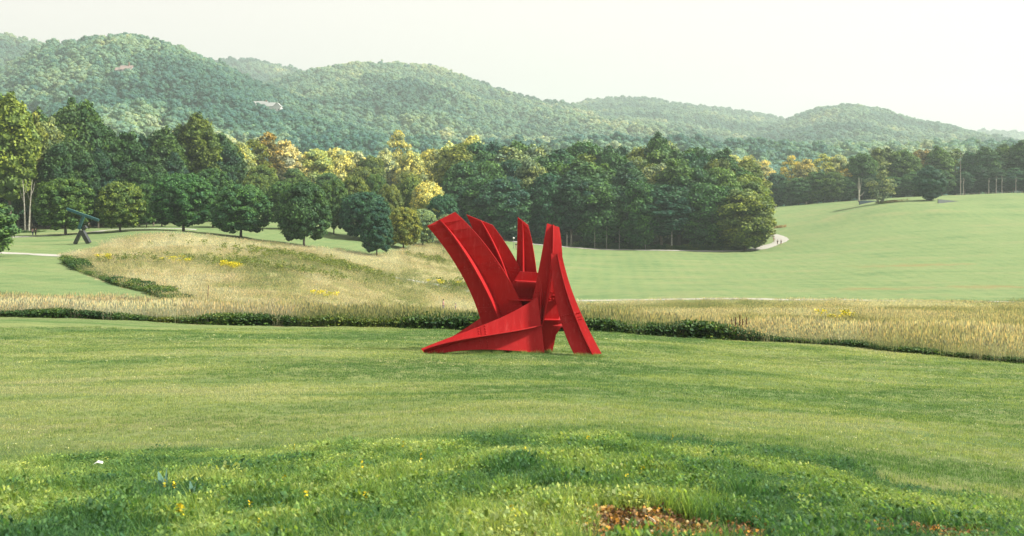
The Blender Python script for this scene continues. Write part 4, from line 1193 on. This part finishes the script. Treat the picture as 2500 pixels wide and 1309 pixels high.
FINS = []
# broad fin rising to the left
FINS.append((fin([(-.95, .3, G0), (-1.15, .3, 1.9), (-2.2, .3, 3.6), (-3.2, .1, 4.75)], [(1.0, -.1, G0), (.55, -.1, 2.0), (-.7, -.1, 4.0), (-2.15, .2, 5.28)], .45, .45), (.30, .60)))
# second fin crossing behind
FINS.append((fin([(-.6, 1.0, .4), (-.7, 1.0, 2.4), (-1.2, 1.0, 4.0), (-1.75, .9, 5.15)], [(1.1, .9, .4), (.8, .9, 2.4), (.15, .9, 3.6), (-.75, .9, 4.75)], .55, .40), (.55,)))
# slender middle blade
FINS.append((fin([(-.05, 1.2, .8), (.15, 1.2, 2.4), (.22, 1.1, 3.8), (.22, 1.0, 5.05)], [(1.2, .9, .8), (1.0, .9, 2.4), (.9, .9, 3.8), (.62, 1.0, 4.75)], .42, .28), ()))
# tall blade on the right
FINS.append((fin([(.2, -.3, G0), (.75, -.3, 1.7), (1.05, -.2, 3.3), (1.32, .1, 4.85)], [(1.5, -.1, G0), (1.9, -.1, 1.7), (2.02, 0, 3.3), (1.78, .2, 4.7)], .45, .42), (.48,)))
# splayed right leg
FINS.append((fin([(2.35, -1.25, G0), (1.85, -1.0, .8), (1.45, -.75, 2.2), (1.45, -.4, 3.75)], [(3.27, -1.1, .15), (2.75, -.85, 1.1), (2.15, -.6, 2.2), (1.85, -.4, 3.75)], .62, .34), (.45,)))
# low foot reaching left, arched underneath
FINS.append((fin([(-3.3, -1.3, .35), (-1.9, -1.1, .95), (-.4, -.9, 1.25), (.95, -.5, 2.15)], [(-3.05, -1.5, .12), (-1.8, -1.3, .42), (-.3, -1.2, .35), (1.2, -.9, .1)], .5, .42), (.55,)))
# shorter foot behind it
FINS.append((fin([(-3.0, .5, .02), (-2.1, .4, .7), (-1.2, .35, 1.1), (-.3, .3, 2.0)], [(-2.7, .2, 0), (-1.9, .15, .2), (-1.1, .1, .3), (.2, .1, .6)], .5, .30), ()))
# standing web plates
plate([(-.55, .55, .25), (.2, .57, 0), (1.3, .62, 0), (1.9, .62, .9), (1.6, .6, 2.9), (.3, .55, 3.0), (-.6, .5, 1.6)], .045, 'plate', red, scu)
plate([(.95, -.85, 0), (1.35, .55, 0), (1.35, .55, 2.9), (1.1, -.2, 2.6)], .045, 'plate', red, scu)
for z, x0, x1, y0 in [(1.32, -.3, 1.95, -.45), (2.0, -.2, 1.6, -.2), (2.65, .1, 1.5, -.05)]:
    plate([(x0, .50, z), (x0 + .1, y0, z), (x1 - .1, y0, z - .06), (x1, .55, z - .06)], .04, 'shelf', red, scu)
plate([(1.5, -.68, 1.1), (1.75, -.95, 1.1), (2.45, -.85, 1.04), (1.95, .3, 1.04)], .035, 'shelf', red, scu)
plate([(1.45, -.5, 2.2), (1.7, -.7, 2.2), (2.0, -.55, 2.16), (1.95, .1, 2.16)], .035, 'shelf', red, scu)
# lap strips with bolts across the larger plates
bm = bmesh.new()
for (l_, r_), ts in FINS:
    for t_ in ts:
        k_ = int(t_ * 14); a, b = l_[k_], r_[k_]; a2, b2 = l_[k_].lerp(l_[k_ + 1], .22), r_[k_].lerp(r_[k_ + 1], .22)
        nm = (b - a).cross(a2 - a).normalized()
        if nm.y > 0: nm = -nm
        for u0, u1 in ((.03, .40), (.68, .97)):
            plate([a.lerp(b, u0) + nm * .034, a.lerp(b, u1) + nm * .034, a2.lerp(b2, u1) + nm * .034, a2.lerp(b2, u0) + nm * .034], .018, 'lap_strip', red, scu)
        for q0, q1, dz in ((a, b, -.09), (a2, b2, .09)):
            for i in range(9):
                u = .06 + .88 * i / 8
                bmesh.ops.create_icosphere(bm, subdivisions=1, radius=.030, matrix=Matrix.Translation(q0.lerp(q1, u) + nm * .03 + (l_[k_ + 1] - l_[k_]).normalized() * dz))
def bolts(a, b, n):
    for i in range(n):
        p = Vector(a).lerp(Vector(b), i / max(1, n - 1))
        bmesh.ops.create_icosphere(bm, subdivisions=1, radius=.030, matrix=Matrix.Translation(p))
for z in (.5, 1.6, 2.3): bolts((-.3, .50, z), (1.3, .575, z), 8)
me = bpy.data.meshes.new('bolts'); bm.to_mesh(me); bm.free(); me.materials.append(red)
tag(link('bolts', me, scu), kind='stuff')

# ---- tilted steel beam sculpture at the left
PBm = hit(200, 596, 120)
sB = PBm.y / F   # metres per pixel there
beam_m = simple('blue_green_steel', (.012, .075, .085), .45, .4)
black_m = simple('dark_steel', (.020, .024, .028), .22, .6, .2)
bs = empty('beam_sculpture', PBm, 0, 'small abstract sculpture of dark steel beams, two legs below a tilted blue-green T', 'sculpture')
def beam(p, q, wx, wy, name, mat):
    p, q = Vector(p), Vector(q); t = (q - p).normalized(); y = Vector((0, 1, 0)); x = y.cross(t).normalized()
    V = []
    for e in (p, q):
        for a, b in ((-1, -1), (1, -1), (1, 1), (-1, 1)): V.append(e + x * a * wx / 2 + y * b * wy / 2)
    Fc = [(0, 1, 2, 3), (7, 6, 5, 4)] + [(i, i + 4, (i + 1) % 4 + 4, (i + 1) % 4) for i in range(4)]
    bm = bmesh.new(); vs = [bm.verts.new(v) for v in V]
    for f in Fc: bm.faces.new([vs[i] for i in f])
    bmesh.ops.recalc_face_normals(bm, faces=bm.faces); bmesh.ops.bevel(bm, geom=bm.edges[:], offset=.02, segments=1, affect='EDGES')
    me = bpy.data.meshes.new(name); bm.to_mesh(me); bm.free(); me.materials.append(mat)
    return link(name, me, bs)
def bp(x, y): return ((x - 200) * sB, 0, (596 - y) * sB)
def off(v, dy): return (v[0], dy, v[2])
beam(off(bp(183, 596), .0), off(bp(199, 563), -.02), 8.0 * sB, .55, 'leg', black_m)
beam(off(bp(216.5, 594.5), .15), off(bp(199.5, 564), .12), 9.5 * sB, .95, 'leg', black_m)
beam(off(bp(199, 562), .5), off(bp(208, 554), .5), 8 * sB, .6, 'block', black_m)
beam(off(bp(194, 560), -.25), off(bp(207, 523), -.25), 6.5 * sB, .4, 'beam', beam_m)
beam(off(bp(167, 510), -.7), off(bp(245, 538), -.7), 6 * sB, .4, 'beam', beam_m)

# ---- steel walls that run into the hill
wall_m = simple('weathered_plate', (.014, .032, .050), .6, .3, .25, .8)
wall_g = simple('grey_plate', (.085, .10, .11), .6, .3, .2, .8)
def hill_wall(pa, pb_, zt, mat, label):
    """plate whose level top meets the rising ground"""
    t = Vector((pb_.x - pa.x, pb_.y - pa.y, 0)); L_ = t.length; t.normalize(); n = 12
    th = Vector((-t.y, t.x, 0)) * .15; V, Fc = [], []
    o_ = Vector((pa.x, pa.y, 0))
    for i in range(n + 1):
        q = Vector((pa.x, pa.y, 0)) + t * L_ * i / n; zb = h1(q.x, q.y) - .25; zt_ = zb + .1 + (zt - pa.z) * (1 - i / n)
        for s in (-1, 1):
            V += [(q.x + th.x * s - pa.x, q.y + th.y * s - pa.y, zb - pa.z), (q.x + th.x * s - pa.x, q.y + th.y * s - pa.y, zt_ - pa.z)]
        if i:
            b = 4 * i; Fc += [(b - 4, b, b + 1, b - 3), (b - 2, b - 1, b + 3, b + 2), (b - 3, b + 1, b + 3, b - 1), (b - 4, b - 2, b + 2, b)]
    Fc += [(0, 1, 3, 2), (4 * n, 4 * n + 2, 4 * n + 3, 4 * n + 1)]
    me = mesh_np('steel_wall', V, np.array(Fc), [mat]); bm = bmesh.new(); bm.from_mesh(me); bmesh.ops.recalc_face_normals(bm, faces=bm.faces); bm.to_mesh(me); bm.free()
    return tag(link('steel_wall', me, None, pa), label, 'wall', 'low steel walls set into the grassy hill')
qa = hit(2098, 500, 300, 420); qb = at(2150, qa.y + 9)
hill_wall(qa, qb, qa.z + 10.5 * qa.y / F, wall_m, 'dark blue-grey steel wall running into the hill under the many-stemmed tree')
qa = hit(2290, 497, 300, 420); qb = at(2345, qa.y + 12)
hill_wall(qa, qb, qa.z + 11 * qa.y / F, wall_g, 'lighter grey steel wall running into the hill right of the round bushy tree')
# low rail fence on the crest at right
fm_ = simple('fence_wood', (.25, .24, .21), .8, .2)
f0 = at(2335, 446); f1 = at(2700, 446)
fe = empty('rail_fence', f0, 0, 'low pale rail fence along the hill crest at the far right', 'fence')
nf = 26
for i in range(nf):
    q = f0.lerp(f1, i / (nf - 1)); z = h1(q.x, q.y) - f0.z
    if i == 0:
        me_p = tubes_mesh('post', [([(0, 0, -.3), (0, 0, .62), (0, 0, .63)], [.07, .06, 0])], fm_)
    link('post', me_p, fe, (q.x - f0.x, q.y - f0.y, z))
    if i < nf - 1:
        q2 = f0.lerp(f1, (i + 1) / (nf - 1)); z2 = h1(q2.x, q2.y) - f0.z
        link('rail', tubes_mesh('rail', [([(q.x - f0.x, q.y - f0.y, z + .5), (q2.x - f0.x, q2.y - f0.y, z2 + .5)], [.05, .05])], fm_, 4), fe)

# ---- lamp post by the wood
lp = hit(1254, 607, 250, 320)
lamp = empty('lamp_post', lp, 0, 'slim grey lamp post with a white globe at the edge of the dark wood', 'lamp post')
link('pole', tubes_mesh('pole', [([(0, 0, -.2), (0, 0, .5), (0, 0, 2.6)], [.11, .07, .06])], simple('grey_metal', (.20, .20, .21), .5, .4)), lamp)
bm = bmesh.new(); bmesh.ops.create_uvsphere(bm, u_segments=12, v_segments=8, radius=.24, matrix=Matrix.Translation((0, 0, 2.8)))
me = bpy.data.meshes.new('globe'); bm.to_mesh(me); bm.free(); me.materials.append(simple('white_globe', (.8, .82, .8), .3, .5)); link('globe', me, lamp)

# ------------------------------------------------------------------ houses on the wooded hills
white_w = simple('white_siding', (.62, .63, .60), .7, .3, .05, .4)
roof_g = simple('grey_shingle', (.26, .28, .28), .9, .1, .12, .6)
roof_r = simple('rosy_shingle', (.24, .19, .18), .9, .1, .12, .6)
glass_m = simple('window_glass', (.04, .055, .07), .1, .7)
def house(p, blocks, label, roof_mat, rz=0):
    t = empty('house', p, rz, label, 'house')
    for (x, y, w_, dp, hw, hr, gable_front) in blocks:
        V = [(x-w_/2,y-dp/2,0),(x+w_/2,y-dp/2,0),(x+w_/2,y+dp/2,0),(x-w_/2,y+dp/2,0),(x-w_/2,y-dp/2,hw),(x+w_/2,y-dp/2,hw),(x+w_/2,y+dp/2,hw),(x-w_/2,y+dp/2,hw)]
        if gable_front: V += [(x, y-dp/2, hw+hr), (x, y+dp/2, hw+hr)]
        else: V += [(x-w_/2, y, hw+hr), (x+w_/2, y, hw+hr)]
        bm = bmesh.new(); vs = [bm.verts.new(v) for v in V]
        fs = [(0,1,5,4),(1,2,6,5),(2,3,7,6),(3,0,4,7)]
        fs += [(4,5,8),(6,7,9)] if gable_front else [(7,4,8),(5,6,9)]
        for f in fs: bm.faces.new([vs[i] for i in f])
        me = bpy.data.meshes.new('wall'); bm.to_mesh(me); bm.free(); me.materials.append(white_w); wl_ = link('wall', me, t)
        e = .7
        if gable_front: rv = [[(x, y-dp/2-e, hw+hr+.15),(x, y+dp/2+e, hw+hr+.15),(x-w_/2-e, y+dp/2+e, hw-.3),(x-w_/2-e, y-dp/2-e, hw-.3)],[(x, y-dp/2-e, hw+hr+.15),(x, y+dp/2+e, hw+hr+.15),(x+w_/2+e, y+dp/2+e, hw-.3),(x+w_/2+e, y-dp/2-e, hw-.3)]]
        else: rv = [[(x-w_/2-e, y, hw+hr+.15),(x+w_/2+e, y, hw+hr+.15),(x+w_/2+e, y-dp/2-e, hw-.3),(x-w_/2-e, y-dp/2-e, hw-.3)],[(x-w_/2-e, y, hw+hr+.15),(x+w_/2+e, y, hw+hr+.15),(x+w_/2+e, y+dp/2+e, hw-.3),(x-w_/2-e, y+dp/2+e, hw-.3)]]
        for r_ in rv: plate(r_, .25, 'roof', roof_mat, t)
        nw = max(1, int(w_ / 3.2))
        for fl in range(max(1, int(hw / 3))):
            for i in range(nw):
                wx = x - w_/2 + w_ * (i + .5) / nw; wz = 1.6 + 3 * fl
                plate([(wx-.55, y-dp/2-.04, wz-.7),(wx+.55, y-dp/2-.04, wz-.7),(wx+.55, y-dp/2-.04, wz+.7),(wx-.55, y-dp/2-.04, wz+.7)], .06, 'window', glass_m, t)
    ch = plate([(2,-.6,6),(3,-.6,6),(3,-.6,12.5),(2,-.6,12.5)], .9, 'chimney', simple('brick_chimney', (.30, .18, .14), .9, .1), t)
    return t
def on_hill(S, d0, dr, px, d):
    X, D, Z = S(np.array([float(px)]), np.array([(d - d0) / (dr - d0)])); return Vector((X[0], D[0], Z[0]))
def hill_find(S, d0, dr, px, py):
    best = None
    for t in np.linspace(.05, .98, 300):
        X, D, Z = S(np.array([float(px)]), np.array([t])); y = HY - Z[0] / D[0] * F
        if best is None or abs(y - py) < best[0]: best = (abs(y - py), Vector((X[0], D[0], Z[0])))
    return best[1]
p1 = hill_find(S1, 620, 1480, 645, 282); p1.z += 4.5
house(p1, [(-5, 0, 17, 10, 6, 5, False), (7.5, 1, 10, 9, 5.5, 4, False), (15, -1, 8, 9, 5, 4, True), (-9, -3.5, 7, 8, 6, 3.5, True)], 'large white gabled house half hidden by trees on the lower slope of the near hill', roof_g)
p2 = hill_find(S1, 620, 1480, 310, 190); p2.z += 5.0
house(p2, [(0, 0, 13, 9, 4, 4.5, False), (-8, -1, 7, 7, 3.2, 3, False)], 'small house with rosy roof high among the trees of the near hill', roof_r)
p3 = hill_find(S4, 950, 2350, 1345, 275); p3.z += 5.5
house(p3, [(0, 0, 18, 9, 5, 4, False), (12, 0, 8, 8, 4, 3.5, True)], 'tiny pale house on the middle hill above the right part of the dark wood', roof_g)

# ------------------------------------------------------------------ people
def skin_mesh(verts, edges, radii, name, sub=1):
    me = bpy.data.meshes.new(name); me.from_pydata(verts, edges, [])
    o = bpy.data.objects.new(name, me); C.objects.link(o)
    m = o.modifiers.new('s', 'SKIN'); m.use_smooth_shade = True
    sv = me.skin_vertices[0].data
    for i, r_ in enumerate(radii): sv[i].radius = (r_, r_) if not isinstance(r_, tuple) else r_; sv[i].use_root = (i == 0)
    s = o.modifiers.new('d', 'SUBSURF'); s.levels = sub; s.render_levels = sub
    dg = bpy.context.evaluated_depsgraph_get(); dg.update()
    res = bpy.data.meshes.new_from_object(o.evaluated_get(dg)); res.name = name
    bpy.data.objects.remove(o); bpy.data.meshes.remove(me)
    return res
def pose(stride=.25, bend=0.0, sit=False):
    """joints of a 1.72 m figure facing -Y"""
    pel, wst, chs, nck, hd = (0, 0, .93), (0, 0, 1.08), (0, -bend * .3, 1.32), (0, -bend * .42, 1.48), (0, -bend * .48, 1.60)
    J = [pel, wst, chs, nck, hd, (0, -bend * .5 - .015, 1.68)]
    s = stride
    if sit: legs = [((.1, 0, .9), (.12, -.42, .92), (.13, -.42, .5), (.13, -.55, .47)), ((-.1, 0, .9), (-.12, -.42, .92), (-.13, -.42, .5), (-.13, -.55, .47))]
    else: legs = [((.09, 0, .88), (.10, -s * .5, .49), (.10, -s, .09), (.11, -s - .14, .04)), ((-.09, 0, .88), (-.10, s * .25, .49), (-.10, s, .11), (-.11, s - .12, .05))]
    arms = [((.19, -bend * .38, 1.42), (.25, s * .3, 1.16), (.24, s * .1 - .1, .93), (.23, s * .1 - .14, .84)), ((-.19, -bend * .38, 1.42), (-.25, -s * .3, 1.16), (-.24, -s * .6 - .1, .94), (-.23, -s * .6 - .15, .86))]
    return J, legs, arms
HAIR = {}
def people_meshes(stride, bend, sit, dress):
    J, legs, arms = pose(stride, bend, sit)
    V = list(J); E = [(i, i + 1) for i in range(5)]; Rr = [(.13, .10), (.115, .085), (.145, .10), .052, .085, .07]
    for L_ in legs:
        b = len(V); V += L_; E += [(0, b), (b, b + 1), (b + 1, b + 2), (b + 2, b + 3)]; Rr += [.085, .058, .038, .035]
    for L_ in arms:
        b = len(V); V += L_; E += [(2, b), (b, b + 1), (b + 1, b + 2), (b + 2, b + 3)]; Rr += [.055, .038, .028, .032]
    body = skin_mesh(V, E, Rr, 'body')
    V = [J[0], J[1], J[2], (J[3][0], J[3][1], 1.44)]; E = [(0, 1), (1, 2), (2, 3)]; Rr = [(.15, .12), (.135, .105), (.165, .12), .075]
    if dress: V = [(0, 0, .55)] + V; E = [(0, 1), (1, 2), (2, 3), (3, 4)]; Rr = [(.21, .19)] + Rr
    k_ = len(V) - 2
    for L_ in arms:
        b = len(V); V += [L_[0], L_[1]]; E += [(k_, b), (b, b + 1)]; Rr += [.072, .055]
    shirt = skin_mesh(V, E, Rr, 'shirt')
    V = [(0, 0, .95)]; E = []; Rr = [(.145, .12)]
    for L_ in legs:
        b = len(V); V += [L_[0], L_[1], (L_[2][0], L_[2][1], L_[2][2] + .04)]; E += [(0, b), (b, b + 1), (b + 1, b + 2)]; Rr += [.10, .075, .055]
    trs = skin_mesh(V, E, Rr, 'trousers')
    hv_ = ICO2[0] * [.092, .105, .10] + [J[5][0], J[5][1] + .02, J[5][2] + .005]
    kf = [f for f in ICO2[1] if hv_[f].mean(0)[1] > J[5][1] - .045 or hv_[f].mean(0)[2] > J[5][2] + .035]
    hair = mesh_np('hair', hv_, np.array(kf), smooth=True)
    for m_ in (body, shirt, trs, hair):
        m_.materials.clear(); m_.materials.append(skin_m)
    return body, shirt, trs, hair
skin_m = simple('skin', (.45, .28, .20), .6, .3, .05)
PM = {'walk': people_meshes(.26, .1, False, False), 'stand': people_meshes(.05, 0, False, False), 'dress': people_meshes(.16, .05, False, True), 'sit': people_meshes(0, .25, True, False)}
_cm = {}
def cmat(c_):
    if c_ not in _cm: _cm[c_] = simple('cloth', c_, .85, .1, .08)
    return _cm[c_]
def person(px, py, face, kind, shirt, trs, hair, label, group=None, dmin=100, dmax=500, scale=1.0, lower=0.0, d=None):
    p = at(px, d) if d else hit(px, py, dmin, dmax)
    t = empty('person', (p.x, p.y, p.z + .05 + lower), face, label, 'person', group); t.scale = (scale,) * 3
    for nm, me, c_ in zip(('body', 'shirt', 'trousers', 'hair'), PM[kind], (None, shirt, trs, hair)):
        if nm == 'trousers' and kind == 'dress': continue
        o = link(nm, me, t)
        if c_ is not None: o.material_slots[0].link = 'OBJECT'; o.material_slots[0].material = cmat(c_)
    return t
BLK, WHT, GRY, NVY, TAN, PNK, BRN = (.02, .02, .022), (.75, .74, .70), (.25, .25, .26), (.03, .05, .11), (.4, .33, .22), (.42, .25, .27), (.05, .03, .02)
GP = 'walkers on the path right of the wood'
person(1898.5, 599.5, R(180), 'dress', BLK, BLK, BRN, 'person in black walking on the path bend, left of the two nearest walkers', GP, 250)
person(1907, 599.5, R(180), 'dress', BLK, BLK, BRN, 'person in black walking on the path bend, right of the two nearest walkers', GP, 250)
person(1889.5, 592, R(170), 'walk', PNK, TAN, BRN, 'person in pink top walking alone ahead of the two in black', GP, 250)
person(1880, 580, R(180), 'stand', BLK, BLK, BLK, 'dark-clothed walker, leftmost on the open part of the far path', GP, 250)
person(1885, 581, R(180), 'walk', GRY, NVY, BRN, 'walker in grey top and navy trousers beside the dark-clothed one', GP, 250)
person(1888.5, 583, R(180), 'dress', WHT, WHT, BRN, 'walker in white on the far part of the path', GP, 250)
person(1867, 578, R(190), 'walk', NVY, NVY, BRN, 'walker half hidden by the tree at the right end of the wood', GP, 250)
GF = 'distant figures at the corner of the wood'
for px, kd, c_, lab in [(1885.5, 'stand', WHT, 'tiny distant figure in white at the corner of the wood, leftmost of three'), (1889.5, 'dress', WHT, 'tiny distant figure in white at the corner of the wood, middle of three'), (1894, 'stand', GRY, 'tiny distant figure in grey at the corner of the wood, rightmost of three')]:
    person(px, 511, R(180), kd, c_, GRY, BRN, lab, GF, d=446)
person(1082, 775, R(90), 'walk', PNK, GRY, BLK, 'black-haired person in mauve top walking in the tall grass left of the red sculpture', 'pair walking in the meadow', d=141, lower=.35)
person(1112, 778, R(100), 'stand', GRY, WHT, GRY, 'grey-clothed person standing in the tall grass nearest the red sculpture', 'pair walking in the meadow', d=139, lower=.15)
person(217, 562, R(150), 'stand', WHT, BLK, BRN, 'person in a pale top and black trousers behind the beam sculpture', None, 180)
person(80, 578, R(180), 'walk', PNK, NVY, BRN, 'person in mauve top walking at the left forest edge', 'pair at the left forest edge', 180)
person(87, 578, R(180), 'walk', BLK, BLK, BLK, 'person dressed all in black at the left forest edge', 'pair at the left forest edge', 180)
person(1260, 609, R(180), 'stand', BLK, PNK, BRN, 'person in black standing beside the lamp post', None, 250, 330)
# two orange-brown chairs with a seated figure by the lamp
chair_m = simple('orange_chair', (.42, .20, .06), .6, .3)
def chair(px, rz, label):
    p = hit(px, 610, 250, 330); t = empty('chair', (p.x, p.y, p.z + .03), rz, label, 'chair', 'chairs beside the lamp post')
    def box(name, x0, x1, y0, y1, z0, z1):
        bm = bmesh.new(); bmesh.ops.create_cube(bm, size=1, matrix=Matrix.Translation(((x0+x1)/2, (y0+y1)/2, (z0+z1)/2)) @ Matrix.Diagonal((x1-x0, y1-y0, z1-z0, 1)))
        bmesh.ops.bevel(bm, geom=bm.edges[:], offset=.008, segments=1, affect='EDGES')
        me = bpy.data.meshes.new(name); bm.to_mesh(me); bm.free(); me.materials.append(chair_m); link(name, me, t)
    box('seat', -.3, .3, -.3, .25, .38, .44); box('backrest', -.3, .3, .25, .31, .45, 1.0)
    for sx in (-.27, .23):
        for sy in (-.27, .2): box('leg', sx, sx + .05, sy, sy + .05, 0, .377)
    return p
pc = chair(1267, R(15), 'orange-brown chair near the lamp post with a person seated in it')
chair(1274.5, R(-15), 'empty orange-brown chair, farther from the lamp post')
person(1267, 610, R(15), 'sit', PNK, TAN, BRN, 'person in pink seated on the orange chair near the lamp post', None, 250, 330, lower=-.37)

# pale feather-like scrap in the grass
p = hit(240, 1147, 8)
sp_ = tag(mesh_o := link('paper_scrap', mesh_np('paper_scrap', [(-.06, -.02, .02), (.0, -.035, .05), (.06, -.01, .03), (.05, .03, .045), (-.01, .02, .06), (-.05, .03, .03)], [np.array([(0, 1, 4, 5), (1, 2, 3, 4)])], [simple('white_paper', (.75, .77, .76), .8, .2)]), None, (p.x, p.y, p.z + .05)), 'small white scrap lying in the grass at lower left', 'scrap')

# ------------------------------------------------------------------ haze
hz, nt, out = newmat('haze')
pv = N(nt, 'ShaderNodeVolumePrincipled')
pv.inputs['Color'].default_value = (.72, .88, .87, 1)
pv.inputs['Density'].default_value = 0.00024
pv.inputs['Anisotropy'].default_value = 0.3
nt.links.new(pv.outputs[0], out.inputs['Volume'])
bm = bmesh.new()
bmesh.ops.create_cube(bm, size=1, matrix=Matrix.Translation((0, 0, 185)) @ Matrix.Diagonal((9800, 9800, 450, 1)))
me = bpy.data.meshes.new('haze'); bm.to_mesh(me); bm.free(); me.materials.append(hz)
tag(link('haze', me), kind='stuff')
